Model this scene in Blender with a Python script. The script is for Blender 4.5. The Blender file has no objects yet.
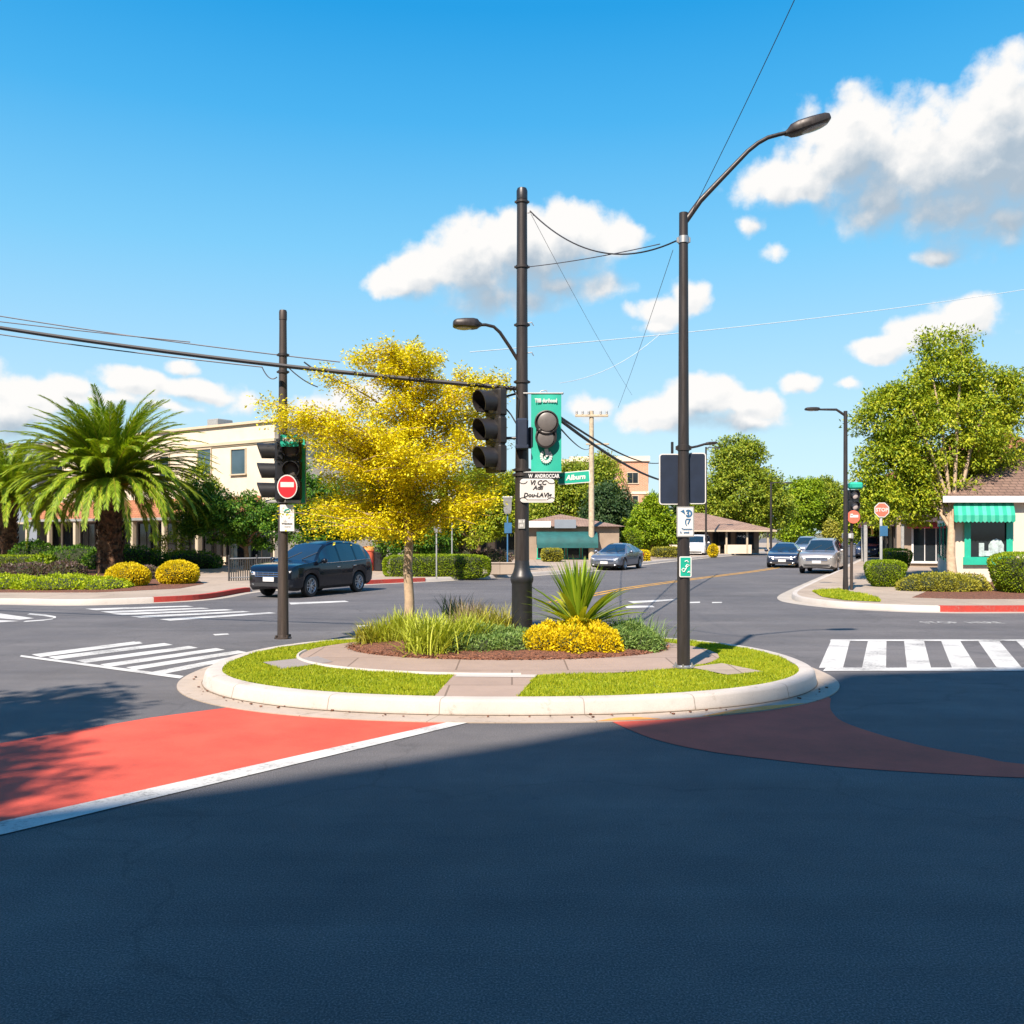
import bpy, math, random
import numpy as np
from mathutils import Vector, Matrix
R = math.radians
PI = math.pi
S = bpy.context.scene
COL = S.collection
# ------------------------------------------------------------------ camera
FPX, CAMH, HY = 900.0, 2.0, 533.0          # focal length in pixels, eye height, horizon row
cam = bpy.data.cameras.new('camera'); cam_o = bpy.data.objects.new('camera', cam); COL.objects.link(cam_o)
cam.sensor_width = 36; cam.lens = 36 * FPX / 1024
cam_o.location = (0, 0, CAMH); cam_o.rotation_euler = (R(90), 0, 0)
cam.shift_y = (HY - 512) / 1024
cam.clip_start = 0.1; cam.clip_end = 6000
S.camera = cam_o
S.view_settings.view_transform = 'Standard'; S.view_settings.look = 'None'
S.view_settings.exposure = 1.12; S.view_settings.gamma = 1
S.cycles.use_denoising = True
S.cycles.max_bounces = 8; S.cycles.transparent_max_bounces = 8
S.cycles.sample_clamp_indirect = 6
# ------------------------------------------------------------------ sun
SUN_EL = 47.0
SH = Vector((0.40, 0.917, 0)).normalized()  # direction in which shadows fall
sun = bpy.data.lights.new('sun', 'SUN'); sun.energy = 4.9; sun.angle = R(0.8); sun.color = (1.0, 0.865, 0.73)
sun_o = bpy.data.objects.new('sun', sun); COL.objects.link(sun_o); sun_o.location = (-20, -40, 50)
sd = Vector((SH.x * math.cos(R(SUN_EL)), SH.y * math.cos(R(SUN_EL)), -math.sin(R(SUN_EL))))
sun_o.rotation_euler = sd.to_track_quat('-Z', 'Y').to_euler()
# ------------------------------------------------------------------ world: sky and clouds
W = bpy.data.worlds.new('World'); S.world = W; W.use_nodes = True
nt = W.node_tree; nt.nodes.clear()
def N(t, ty, **kw):
    n = t.nodes.new(ty)
    for k, v in kw.items():
        if k.startswith('i_'):
            key = k[2:]
            key = int(key) if key.isdigit() else key.replace('_', ' ')
            n.inputs[key].default_value = v
        else: setattr(n, k, v)
    return n
def Mth(t, op, a, b=None, c=None, clamp=False):
    n = t.nodes.new('ShaderNodeMath'); n.operation = op; n.use_clamp = clamp
    for i, x in enumerate((a, b, c)):
        if x is None: continue
        if hasattr(x, 'is_output'): t.links.new(x, n.inputs[i])
        else: n.inputs[i].default_value = x
    return n.outputs[0]
def azel(px, py):
    az = math.atan((px - 512) / FPX)
    return az, math.atan((HY - py) / FPX * math.cos(az))
def smooth(t, x, a, b):
    n = t.nodes.new('ShaderNodeMapRange'); n.interpolation_type = 'SMOOTHSTEP'
    t.links.new(x, n.inputs[0]); n.inputs[1].default_value = a; n.inputs[2].default_value = b
    return n.outputs[0]
# clouds as directions in the sky: (pixel column, row, half width, half height, strength)
CL = [(1010,150,150,62,1), (930,165,120,48,1), (860,158,84,50,1), (800,182,66,24,1), (1010,110,48,45,1), (960,205,90,35,.8),
      (1090,110,50,50,1), (880,200,60,34,.8), (1000,215,80,34,.8),
      (470,262,70,40,1), (520,255,70,46,1), (570,245,60,35,1), (620,240,38,20,.9), (420,275,45,24,.9), (395,285,35,16,.85), (500,300,80,22,.75),
      (560,285,80,18,.75), (655,308,34,16,.9), (690,296,25,20,.75), (650,322,25,12,.7),
      (700,400,55,24,1), (660,415,42,20,.9), (745,402,36,18,.9), (730,420,60,14,.75),
      (590,405,24,18,.9), (800,384,22,10,.85), (752,226,14,12,.7), (772,250,14,10,.6), (934,257,24,10,.9),
      (960,318,34,20,1), (925,332,40,18,1), (880,348,30,12,.9), (850,382,14,6,.6),
      (25,398,46,24,.9), (0,412,50,26,.9), (72,388,30,10,.7), (130,382,30,15,.9), (105,400,50,12,.6), (200,390,38,12,.8), (180,366,14,8,.7),
      (250,400,22,18,.6), (60,420,70,10,.5), (170,408,50,9,.5), (315,408,34,16,.75), (360,395,36,18,.75), (-90,380,80,40,1), (1130,330,60,30,1),
      (-250,300,120,45,1), (1350,250,130,55,1), (1250,420,80,20,.9), (-200,430,90,20,.8)]
g = bpy.data.node_groups.new('cloud_density', 'ShaderNodeTree')
g.interface.new_socket('P', in_out='INPUT', socket_type='NodeSocketVector')
g.interface.new_socket('D', in_out='OUTPUT', socket_type='NodeSocketFloat')
gi = g.nodes.new('NodeGroupInput'); go = g.nodes.new('NodeGroupOutput')
wn = N(g, 'ShaderNodeTexNoise', i_Scale=16.0, i_Detail=5.0, i_Roughness=.55)
g.links.new(gi.outputs[0], wn.inputs['Vector'])
ws = N(g, 'ShaderNodeVectorMath', operation='MULTIPLY_ADD')
g.links.new(wn.outputs['Color'], ws.inputs[0]); ws.inputs[1].default_value = (.034, .030, 0)
ofs = N(g, 'ShaderNodeVectorMath', operation='ADD'); g.links.new(gi.outputs[0], ofs.inputs[0]); ofs.inputs[1].default_value = (-.017, -.015, 0)
g.links.new(ofs.outputs[0], ws.inputs[2])
acc = None
for (px, py, rx, ry, st) in CL:
    a, e = azel(px, py)
    sx = FPX / rx * .80; sy = FPX / ry * .80
    v = N(g, 'ShaderNodeVectorMath', operation='MULTIPLY_ADD')
    g.links.new(ws.outputs[0], v.inputs[0]); v.inputs[1].default_value = (sx, sy, 0); v.inputs[2].default_value = (-a * sx, -e * sy, 0)
    ln = N(g, 'ShaderNodeVectorMath', operation='LENGTH'); g.links.new(v.outputs[0], ln.inputs[0])
    d = Mth(g, 'MULTIPLY_ADD', ln.outputs['Value'], -st, st)
    acc = d if acc is None else Mth(g, 'SMOOTH_MAX', acc, d, .15)
fn = N(g, 'ShaderNodeTexNoise', i_Scale=46.0, i_Detail=9.0, i_Roughness=.60); g.links.new(gi.outputs[0], fn.inputs['Vector'])
def bil(sc, amp):
    vv = N(g, 'ShaderNodeTexVoronoi', feature='F1', i_Scale=sc); g.links.new(bw.outputs[0], vv.inputs['Vector'])
    return Mth(g, 'MULTIPLY_ADD', vv.outputs['Distance'], -amp, amp * .5)
bw = N(g, 'ShaderNodeVectorMath', operation='MULTIPLY_ADD'); g.links.new(wn.outputs['Color'], bw.inputs[0]); bw.inputs[1].default_value = (.03, .03, 0); g.links.new(gi.outputs[0], bw.inputs[2])
f2 = Mth(g, 'ADD', Mth(g, 'ADD', bil(22.0, .40), bil(52.0, .17)), Mth(g, 'MULTIPLY_ADD', fn.outputs[0], .46, -.25))
dd = Mth(g, 'ADD', acc, f2)
dd = Mth(g, 'MAXIMUM', dd, -.5)
g.links.new(dd, go.inputs[0])
tc = nt.nodes.new('ShaderNodeTexCoord')
sep = nt.nodes.new('ShaderNodeSeparateXYZ'); nt.links.new(tc.outputs['Generated'], sep.inputs[0])
az = Mth(nt, 'ARCTAN2', sep.outputs[0], Mth(nt, 'ABSOLUTE', sep.outputs[1]))
el = Mth(nt, 'ARCSINE', sep.outputs[2])
cmb = nt.nodes.new('ShaderNodeCombineXYZ'); nt.links.new(az, cmb.inputs[0]); nt.links.new(el, cmb.inputs[1])
def dens(dx, dy):
    o = N(nt, 'ShaderNodeVectorMath', operation='ADD'); nt.links.new(cmb.outputs[0], o.inputs[0]); o.inputs[1].default_value = (dx, dy, 0)
    n = nt.nodes.new('ShaderNodeGroup'); n.node_tree = g; nt.links.new(o.outputs[0], n.inputs[0]); return n.outputs[0]
D0 = dens(0, 0); D1 = dens(-.006, .034); D2 = dens(-.004, .007)
und = smooth(nt, D1, .12, .80)
wdt = Mth(nt, 'MULTIPLY_ADD', und, .46, .33)
cover = Mth(nt, 'DIVIDE', Mth(nt, 'SUBTRACT', D0, .06), wdt, clamp=True)
cover = smooth(nt, cover, 0, 1)
shade = smooth(nt, D1, .12, .78)                 # how much cloud stands above this point
relief = Mth(nt, 'MULTIPLY', Mth(nt, 'SUBTRACT', D0, D2), .8)
sky = N(nt, 'ShaderNodeTexSky', sky_type='NISHITA', sun_disc=False, sun_elevation=R(SUN_EL), sun_rotation=math.atan2(-SH.x, -SH.y),
        altitude=0, air_density=1.0, dust_density=.35, ozone_density=2.2)
hs = N(nt, 'ShaderNodeHueSaturation', i_Hue=.481, i_Saturation=1.36, i_Value=1.0); nt.links.new(sky.outputs[0], hs.inputs['Color'])
tint = N(nt, 'ShaderNodeMix', data_type='RGBA', blend_type='MULTIPLY', i_0=1.0)
nt.links.new(hs.outputs[0], tint.inputs[6]); tint.inputs[7].default_value = (.90, .97, 1.06, 1)
cc = nt.nodes.new('ShaderNodeMix'); cc.data_type = 'RGBA'
sh2 = Mth(nt, 'SUBTRACT', shade, relief, clamp=True)
nt.links.new(sh2, cc.inputs[0]); cc.inputs[6].default_value = (4.0, 3.94, 3.86, 1); cc.inputs[7].default_value = (1.75, 2.15, 2.55, 1)
# the clear air's own colour from the horizon upwards, laid over the physical sky
hz = N(nt, 'ShaderNodeMix', data_type='RGBA')
rp = nt.nodes.new('ShaderNodeValToRGB'); nt.links.new(Mth(nt, 'MULTIPLY', el, 1.25), rp.inputs[0])
E_ = rp.color_ramp.elements; ST = [(0, (2.55, 3.35, 3.70)), (.0986, (2.31, 3.22, 3.70)), (.207, (1.56, 2.84, 3.80)), (.30, (.91, 2.50, 3.80)), (.426, (.305, 1.86, 3.55)), (.527, (.078, 1.43, 3.22)), (.79, (.05, 1.0, 3.3))]
while len(E_) < len(ST): E_.new(.5)
for e_, (p_, c_) in zip(E_, ST): e_.position = p_*1.25; e_.color = (*[x/4 for x in c_], 1)
x4 = N(nt, 'ShaderNodeMix', data_type='RGBA', blend_type='MULTIPLY', i_0=1.0); nt.links.new(rp.outputs[0], x4.inputs[6]); x4.inputs[7].default_value = (4, 4, 4, 1)
nt.links.new(Mth(nt, 'MULTIPLY_ADD', smooth(nt, el, .75, 1.2), -.9, .9), hz.inputs[0]); nt.links.new(tint.outputs[2], hz.inputs[6]); nt.links.new(x4.outputs[2], hz.inputs[7])
mx = nt.nodes.new('ShaderNodeMix'); mx.data_type = 'RGBA'
nt.links.new(cover, mx.inputs[0]); nt.links.new(hz.outputs[2], mx.inputs[6]); nt.links.new(cc.outputs[2], mx.inputs[7])
bg = nt.nodes.new('ShaderNodeBackground'); nt.links.new(mx.outputs[2], bg.inputs[0]); bg.inputs[1].default_value = 0.115
wo = nt.nodes.new('ShaderNodeOutputWorld'); nt.links.new(bg.outputs[0], wo.inputs[0])
W.cycles.sampling_method = 'MANUAL'; W.cycles.sample_map_resolution = 512

# ------------------------------------------------------------------ helpers
def P(px, py, z=0.0):
    Y = FPX * (CAMH - z) / (py - HY)
    return Vector(((px - 512) / FPX * Y, Y, z))
def Q(px, py, Y):
    return Vector(((px - 512) / FPX * Y, Y, CAMH + (HY - py) / FPX * Y))
def setp(o, label=None, cat=None, group=None, kind=None):
    if label: o['label'] = label
    if cat: o['category'] = cat
    if group: o['group'] = group
    if kind: o['kind'] = kind
    return o
def thing(name, loc, label, cat, group=None, rz=0):
    o = bpy.data.objects.new(name, None); COL.objects.link(o); o.location = loc; o.rotation_euler = (0, 0, rz)
    return setp(o, label, cat, group)
class MB:
    def __init__(s): s.v = []; s.f = []
    def add(s, vs, fs, M=None):
        b = len(s.v)
        for p in vs:
            p = Vector(p)
            s.v.append(tuple(M @ p) if M is not None else tuple(p))
        s.f += [tuple(i + b for i in f) for f in fs]
        return s
    def box(s, c, d, M=None, rz=0):
        x, y, z = [k / 2 for k in d]
        vs = [(i * x, j * y, k * z) for i in (-1, 1) for j in (-1, 1) for k in (-1, 1)]
        T = Matrix.Translation(c) @ Matrix.Rotation(rz, 4, 'Z')
        if M is not None: T = M @ T
        return s.add(vs, [(0,1,3,2),(4,6,7,5),(0,4,5,1),(2,3,7,6),(0,2,6,4),(1,5,7,3)], T)
    def bbox(s, c, d, b=.01, M=None, rz=0):          # box with chamfered edges
        x, y, z = [k / 2 for k in d]; b = min(b, x * .45, y * .45, z * .45)
        T = Matrix.Translation(c) @ Matrix.Rotation(rz, 4, 'Z')
        if M is not None: T = M @ T
        vs = []; idx = {}
        for i in (-1, 1):
            for j in (-1, 1):
                for k in (-1, 1):
                    for a in range(3):
                        p = [i * x, j * y, k * z]
                        for q in range(3):
                            if q != a: p[q] -= (i, j, k)[q] * b
                        idx[(i, j, k, a)] = len(vs); vs.append(p)
        fs = []
        for i in (-1, 1):
            for a in range(3):
                o = [q for q in range(3) if q != a]
                cyc = [(-1, -1), (1, -1), (1, 1), (-1, 1)]; f = []
                for (p, q) in cyc:
                    key = [0, 0, 0]; key[a] = i; key[o[0]] = p; key[o[1]] = q
                    f.append(idx[(*key, a)])
                if (i > 0) ^ (a == 1): fs.append(tuple(f))
                else: fs.append(tuple(reversed(f)))
        for a in range(3):
            o = [q for q in range(3) if q != a]
            for p in (-1, 1):
                for q in (-1, 1):
                    f = []
                    for e, ax in ((-1, o[0]), (1, o[0]), (1, o[1]), (-1, o[1])):
                        key = [0, 0, 0]; key[a] = e; key[o[0]] = p; key[o[1]] = q
                        f.append(idx[(*key, ax)])
                    fs.append(tuple(f))
        for i in (-1, 1):
            for j in (-1, 1):
                for k in (-1, 1): fs.append(tuple(idx[(i, j, k, a)] for a in range(3)))
        return s.add(vs, fs, T)
    def tube(s, pts, r, n=8, cap=True, M=None):
        pts = [Vector(p) for p in pts]; rs = r if isinstance(r, (list, tuple)) else [r] * len(pts)
        vs = []; fs = []; prev = None
        for i, p in enumerate(pts):
            t = (pts[min(i + 1, len(pts) - 1)] - pts[max(i - 1, 0)]).normalized()
            if prev is None:
                ref = Vector((0, 0, 1)) if abs(t.z) < .9 else Vector((1, 0, 0))
                u = t.cross(ref).normalized()
            else:
                u = (prev - t * prev.dot(t)).normalized()
            prev = u; w = t.cross(u)
            for k in range(n):
                a = 2 * PI * k / n
                vs.append(p + (u * math.cos(a) + w * math.sin(a)) * rs[i])
        for i in range(len(pts) - 1):
            for k in range(n):
                fs.append((i*n+k, i*n+(k+1) % n, (i+1)*n+(k+1) % n, (i+1)*n+k))
        if cap: fs += [tuple(reversed(range(n))), tuple(range((len(pts)-1)*n, len(pts)*n))]
        return s.add(vs, fs, M)
    def lathe(s, prof, n=16, M=None, rot=0, cap=True):
        vs = []; fs = []
        for (r, z) in prof:
            for k in range(n):
                a = 2 * PI * k / n + rot; vs.append((r * math.cos(a), r * math.sin(a), z))
        for i in range(len(prof) - 1):
            for k in range(n): fs.append((i*n+k, i*n+(k+1) % n, (i+1)*n+(k+1) % n, (i+1)*n+k))
        if cap: fs += [tuple(reversed(range(n))), tuple(range((len(prof)-1)*n, len(prof)*n))]
        return s.add(vs, fs, M)
    def ell(s, c, r, n=14, m=8, M=None):
        prof = [(math.sin(PI * (i + .02) / (m + .04)), -math.cos(PI * (i + .02) / (m + .04))) for i in range(m + 1)]
        T = Matrix.Translation(c) @ Matrix.Diagonal((*r, 1))
        return s.lathe(prof, n, T if M is None else M @ T)
    def prism(s, poly, z0, z1, M=None):              # polygon in xy, raised from z0 to z1
        n = len(poly)
        vs = [(p[0], p[1], z0) for p in poly] + [(p[0], p[1], z1) for p in poly]
        fs = [tuple(range(n, 2*n)), tuple(reversed(range(n)))] + [(i, (i+1) % n, n+(i+1) % n, n+i) for i in range(n)]
        return s.add(vs, fs, M)
    def face(s, pts, M=None): return s.add(pts, [tuple(range(len(pts)))], M)
    def build(s, name, mat, parent=None, smooth=True, loc=None):
        me = bpy.data.meshes.new(name); me.from_pydata(s.v, [], s.f); me.materials.append(mat)
        if smooth:
            me.polygons.foreach_set('use_smooth', [True] * len(me.polygons)); me.set_sharp_from_angle(angle=R(38))
        me.update()
        o = bpy.data.objects.new(name, me); COL.objects.link(o)
        if parent is not None: o.parent = parent
        if loc is not None: o.location = loc
        return o
def npmesh(name, V, Fq, mat, parent=None, k=4):
    me = bpy.data.meshes.new(name); nv = len(V); nf = len(Fq)
    me.vertices.add(nv); me.vertices.foreach_set('co', np.asarray(V, np.float32).ravel())
    me.loops.add(nf * k); me.loops.foreach_set('vertex_index', np.asarray(Fq, np.int32).ravel())
    me.polygons.add(nf); me.polygons.foreach_set('loop_start', np.arange(0, nf * k, k, dtype=np.int32))
    me.update(calc_edges=True); me.materials.append(mat)
    o = bpy.data.objects.new(name, me); COL.objects.link(o)
    if parent is not None: o.parent = parent
    return o
def nrmz(a): return a / np.maximum(np.linalg.norm(a, axis=1, keepdims=True), 1e-6)
def leafmesh(name, pos, axis, nrm, L, Wd, mat, parent=None, belly=.5):
    axis = nrmz(axis); side = nrmz(np.cross(axis, nrm)); up = np.cross(side, axis)
    L = np.broadcast_to(np.asarray(L, float), (len(pos),))[:, None]; Wd = np.broadcast_to(np.asarray(Wd, float), (len(pos),))[:, None]
    V = np.stack([pos, pos + axis*L*belly + side*Wd/2 + up*Wd*.15, pos + axis*L, pos + axis*L*belly - side*Wd/2 + up*Wd*.15], 1).reshape(-1, 3)
    return npmesh(name, V, np.arange(len(V)).reshape(-1, 4), mat, parent)
def stripmesh(name, strips, mat, parent=None):       # strips: list of (left pts, right pts)
    V = []; F = []
    for (a, b) in strips:
        o = len(V); n = len(a); V += list(a) + list(b)
        F += [(o+i, o+i+1, o+n+i+1, o+n+i) for i in range(n-1)]
    return npmesh(name, np.array([tuple(v) for v in V]), np.array(F), mat, parent)
def text(s, size, mat, parent, loc, rot=(R(90), 0, 0), name='lettering', align='CENTER', sx=1.0, shear=0, ext=.002, bold=.035):
    c = bpy.data.curves.new('lettering', 'FONT'); c.body = s; c.size = size; c.align_x = align; c.align_y = 'CENTER'; c.extrude = ext; c.shear = shear
    c.resolution_u = 2; c.offset = size * bold
    t = bpy.data.objects.new('tmp', c); COL.objects.link(t)
    dg = bpy.context.evaluated_depsgraph_get()
    me = bpy.data.meshes.new_from_object(t.evaluated_get(dg)); bpy.data.objects.remove(t)
    me.materials.clear(); me.materials.append(mat)
    o = bpy.data.objects.new(name, me); COL.objects.link(o); o.parent = parent; o.location = loc; o.rotation_euler = rot; o.scale = (sx, 1, 1)
    return o
# ------------------------------------------------------------------ materials
def newmat(name):
    m = bpy.data.materials.new(name); m.use_nodes = True; t = m.node_tree
    return m, t, t.nodes['Principled BSDF']
def ramp(t, fac, stops):
    r = t.nodes.new('ShaderNodeValToRGB'); e = r.color_ramp.elements
    while len(e) < len(stops): e.new(.5)
    for i, (p, c) in enumerate(stops): e[i].position = p; e[i].color = (*c, 1)
    t.links.new(fac, r.inputs[0]); return r.outputs[0]
def objco(t):
    return t.nodes.new('ShaderNodeTexCoord').outputs['Object']
def noise(t, sc, det=4, rough=.55, vec=None):
    n = N(t, 'ShaderNodeTexNoise', i_Scale=sc, i_Detail=det, i_Roughness=rough)
    t.links.new(vec if vec is not None else objco(t), n.inputs['Vector']); return n.outputs[0]
def mixc(t, fac, a, b, mode='MIX'):
    n = N(t, 'ShaderNodeMix', data_type='RGBA', blend_type=mode)
    for i, x in ((0, fac), (6, a), (7, b)):
        if hasattr(x, 'is_output'): t.links.new(x, n.inputs[i])
        else: n.inputs[i].default_value = x if i == 0 else (*x, 1)
    return n.outputs[2]
def bump(t, b, h, st=.3, dist=.02):
    n = N(t, 'ShaderNodeBump', i_Strength=st, i_Distance=dist); t.links.new(h, n.inputs['Height']); t.links.new(n.outputs[0], b.inputs['Normal'])
def plain(name, col, rough=.5, metal=0, var=.12, sc=6, bmp=0, bsc=60, coat=0):
    m, t, b = newmat(name)
    n = noise(t, sc, 5)
    c = ramp(t, n, [(.3, tuple(x * (1 - var) for x in col)), (.7, tuple(min(1, x * (1 + var)) for x in col))])
    t.links.new(c, b.inputs['Base Color']); b.inputs['Roughness'].default_value = rough; b.inputs['Metallic'].default_value = metal
    if coat: b.inputs['Coat Weight'].default_value = coat; b.inputs['Coat Roughness'].default_value = .04
    if bmp: bump(t, b, noise(t, bsc, 3), bmp, .01)
    return m
def leafmat(name, cols, trans=.42, rough=.55):
    m, t, b = newmat(name)
    ge = t.nodes.new('ShaderNodeNewGeometry')
    n = noise(t, 1.3, 2)
    f = Mth(t, 'ADD', Mth(t, 'MULTIPLY', ge.outputs['Random Per Island'], .62), Mth(t, 'MULTIPLY', n, .38))
    k = len(cols); c = ramp(t, f, [(.12 + .7 * i / max(1, k - 1), col) for i, col in enumerate(cols)])
    t.links.new(c, b.inputs['Base Color']); b.inputs['Roughness'].default_value = rough; b.inputs['Specular IOR Level'].default_value = .3
    tr = t.nodes.new('ShaderNodeBsdfTranslucent')
    t.links.new(mixc(t, 1, c, (1.25, 1.2, .5), 'MULTIPLY'), tr.inputs[0])
    mx = t.nodes.new('ShaderNodeMixShader'); mx.inputs[0].default_value = trans
    out = t.nodes['Material Output']
    t.links.new(b.outputs[0], mx.inputs[1]); t.links.new(tr.outputs[0], mx.inputs[2]); t.links.new(mx.outputs[0], out.inputs[0])
    return m
M = {}
def asphalt():
    m, t, b = newmat('asphalt'); oc = objco(t)
    big = noise(t, .22, 6, .68, oc); mid = noise(t, 1.6, 5, .65, oc); fine = noise(t, 95, 2, .7, oc)
    vor = N(t, 'ShaderNodeTexVoronoi', i_Scale=70.0); t.links.new(oc, vor.inputs['Vector'])
    c = ramp(t, big, [(.3, (.070, .068, .073)), (.7, (.138, .130, .128))])
    c = mixc(t, Mth(t, 'MULTIPLY', mid, .5), c, (.080, .078, .084))
    sp = ramp(t, fine, [(.32, (.50, .50, .50)), (.52, (1, 1, 1)), (.70, (1.95, 1.95, 1.95))])
    c = mixc(t, 1.0, c, sp, 'MULTIPLY')
    spk = ramp(t, vor.outputs['Distance'], [(.0, (1, 1, 1)), (.10, (0, 0, 0))])
    # scattered bright chips of stone
    gate = ramp(t, noise(t, 9, 2, .5, oc), [(.60, (0, 0, 0)), (.68, (1, 1, 1))])
    c = mixc(t, Mth(t, 'MULTIPLY', Mth(t, 'MULTIPLY', spk, gate), .75), c, (.32, .31, .30))
    # worn wheel paths and oil drips
    mp = t.nodes.new('ShaderNodeMapping'); t.links.new(oc, mp.inputs[0]); mp.inputs['Scale'].default_value = (.09, .9, 1); mp.inputs['Rotation'].default_value = (0, 0, R(18))
    tr = noise(t, 1.0, 5, .7, mp.outputs[0]); c = mixc(t, 1, c, ramp(t, tr, [(.32, (.80,)*3), (.68, (1.14,)*3)]), 'MULTIPLY')
    oil = ramp(t, noise(t, 2.3, 3, .5, oc), [(.69, (1, 1, 1)), (.78, (.62, .62, .64))]); c = mixc(t, 1, c, oil, 'MULTIPLY')
    # sealed cracks
    wv = N(t, 'ShaderNodeTexVoronoi', feature='DISTANCE_TO_EDGE', i_Scale=.22)
    dv = N(t, 'ShaderNodeVectorMath', operation='MULTIPLY_ADD'); nn = N(t, 'ShaderNodeTexNoise', i_Scale=.9, i_Detail=5.0); t.links.new(oc, nn.inputs['Vector'])
    t.links.new(nn.outputs['Color'], dv.inputs[0]); dv.inputs[1].default_value = (1.6, 1.6, 0); t.links.new(oc, dv.inputs[2]); t.links.new(dv.outputs[0], wv.inputs['Vector'])
    ck = ramp(t, wv.outputs['Distance'], [(.0, (1, 1, 1)), (.006, (0, 0, 0))])
    c = mixc(t, Mth(t, 'MULTIPLY', ck, .30), c, (.03, .03, .032))
    t.links.new(c, b.inputs['Base Color'])
    t.links.new(ramp(t, mid, [(.3, (.74,)*3), (.7, (.9,)*3)]), b.inputs['Roughness'])
    b.inputs['Specular IOR Level'].default_value = .35
    bump(t, b, Mth(t, 'ADD', fine, Mth(t, 'MULTIPLY', vor.outputs['Distance'], .8)), .55, .006)
    return m
M['asphalt'] = asphalt()
def paint(name, col, wear=.45, lo=(.07, .068, .07)):
    m, t, b = newmat(name); oc = objco(t)
    w1 = noise(t, 26, 6, .75, oc); w2 = noise(t, 1.4, 4, .6, oc); fine = noise(t, 95, 2, .7, oc)
    f = Mth(t, 'ADD', Mth(t, 'MULTIPLY', w1, .6), Mth(t, 'MULTIPLY', w2, .4))
    fac = ramp(t, f, [(.36, (1, 1, 1)), (.48, (0, 0, 0))])
    c = mixc(t, Mth(t, 'MULTIPLY', fac, wear), col, lo)
    c = mixc(t, 1, c, ramp(t, w2, [(.28, (.72,)*3), (.70, (1.06,)*3)]), 'MULTIPLY')
    c = mixc(t, 1, c, ramp(t, fine, [(.3, (.88,)*3), (.7, (1.08,)*3)]), 'MULTIPLY')
    t.links.new(c, b.inputs['Base Color']); b.inputs['Roughness'].default_value = .75
    b.inputs['Specular IOR Level'].default_value = .3
    bump(t, b, fine, .35, .004)
    return m
M['white_paint'] = paint('white_road_paint', (.50, .50, .485), .8)
M['red_paint'] = paint('red_road_paint', (.56, .082, .050), .30, (.30, .065, .05))
M['yellow_paint'] = paint('yellow_road_paint', (.55, .29, .035), .5)
M['red_kerb'] = paint('red_kerb_paint', (.40, .045, .034), .5, (.33, .28, .24))
def concrete(name, col, jx=0, jy=0, stain=.35):
    m, t, b = newmat(name); oc = objco(t)
    a = noise(t, .9, 6, .65, oc); d = noise(t, 7, 6, .7, oc); f = noise(t, 120, 2, .6, oc)
    c = ramp(t, a, [(.3, tuple(x * .86 for x in col)), (.7, tuple(min(1, x * 1.08) for x in col))])
    c = mixc(t, Mth(t, 'MULTIPLY', ramp(t, d, [(.5, (0, 0, 0)), (.75, (1, 1, 1))]), stain), c, tuple(x * .55 for x in col))
    c = mixc(t, 1, c, ramp(t, f, [(.3, (.9,)*3), (.7, (1.06,)*3)]), 'MULTIPLY')
    if jx:
        br = N(t, 'ShaderNodeTexBrick', offset=0.5 if jy < 0 else 0.0, i_Scale=1.0)
        br.inputs['Brick Width'].default_value = jx; br.inputs['Row Height'].default_value = abs(jy); br.inputs['Mortar Size'].default_value = .012
        br.inputs['Color1'].default_value = (1, 1, 1, 1); br.inputs['Color2'].default_value = (.86, .86, .86, 1); br.inputs['Mortar'].default_value = (.5, .48, .45, 1)
        t.links.new(oc, br.inputs['Vector'])
        c = mixc(t, 1, c, br.outputs[0], 'MULTIPLY')
    t.links.new(c, b.inputs['Base Color']); b.inputs['Roughness'].default_value = .85
    bump(t, b, Mth(t, 'ADD', f, Mth(t, 'MULTIPLY', d, 2)), .25, .006)
    return m
M['kerb'] = concrete('pale_kerb_concrete', (.42, .385, .35), 0, 0, .22)
M['gutter'] = concrete('gutter_concrete', (.35, .315, .27), 0, 0, .30)
M['sidewalk'] = concrete('sidewalk_concrete', (.34, .275, .215), 1.5, 1.5)
M['paver'] = concrete('rose_grey_paver', (.31, .230, .185), 1.5, -1.2, .25)
M['slab'] = concrete('grey_slab', (.24, .21, .20), 0, 0, .2)
def soil(name, c0, c1, sc=38):
    m, t, b = newmat(name); oc = objco(t)
    v = N(t, 'ShaderNodeTexVoronoi', i_Scale=float(sc)); t.links.new(oc, v.inputs['Vector'])
    s2 = t.nodes.new('ShaderNodeSeparateColor'); t.links.new(v.outputs['Color'], s2.inputs[0])
    c = ramp(t, s2.outputs[0], [(.0, c0), (1, c1)])
    t.links.new(c, b.inputs['Base Color']); b.inputs['Roughness'].default_value = .9
    bump(t, b, Mth(t, 'ADD', v.outputs['Distance'], noise(t, 12, 4, .6, oc)), .9, .03)
    return m
M['mulch'] = soil('red_mulch', (.055, .020, .011), (.24, .095, .05))
M['ground'] = plain('dry_ground', (.13, .12, .06), .95, 0, .3, .05)
def grassbase():
    m, t, b = newmat('turf'); oc = objco(t)
    c = ramp(t, noise(t, 14, 6, .7, oc), [(.3, (.07, .105, .008)), (.7, (.17, .21, .018))])
    t.links.new(c, b.inputs['Base Color']); b.inputs['Roughness'].default_value = .9
    bump(t, b, noise(t, 60, 3, .7, oc), .8, .02); return m
M['turf'] = grassbase()
M['blade'] = leafmat('grass_blade', [(.17, .25, .010), (.30, .37, .014), (.44, .44, .022)], .35)
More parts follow.
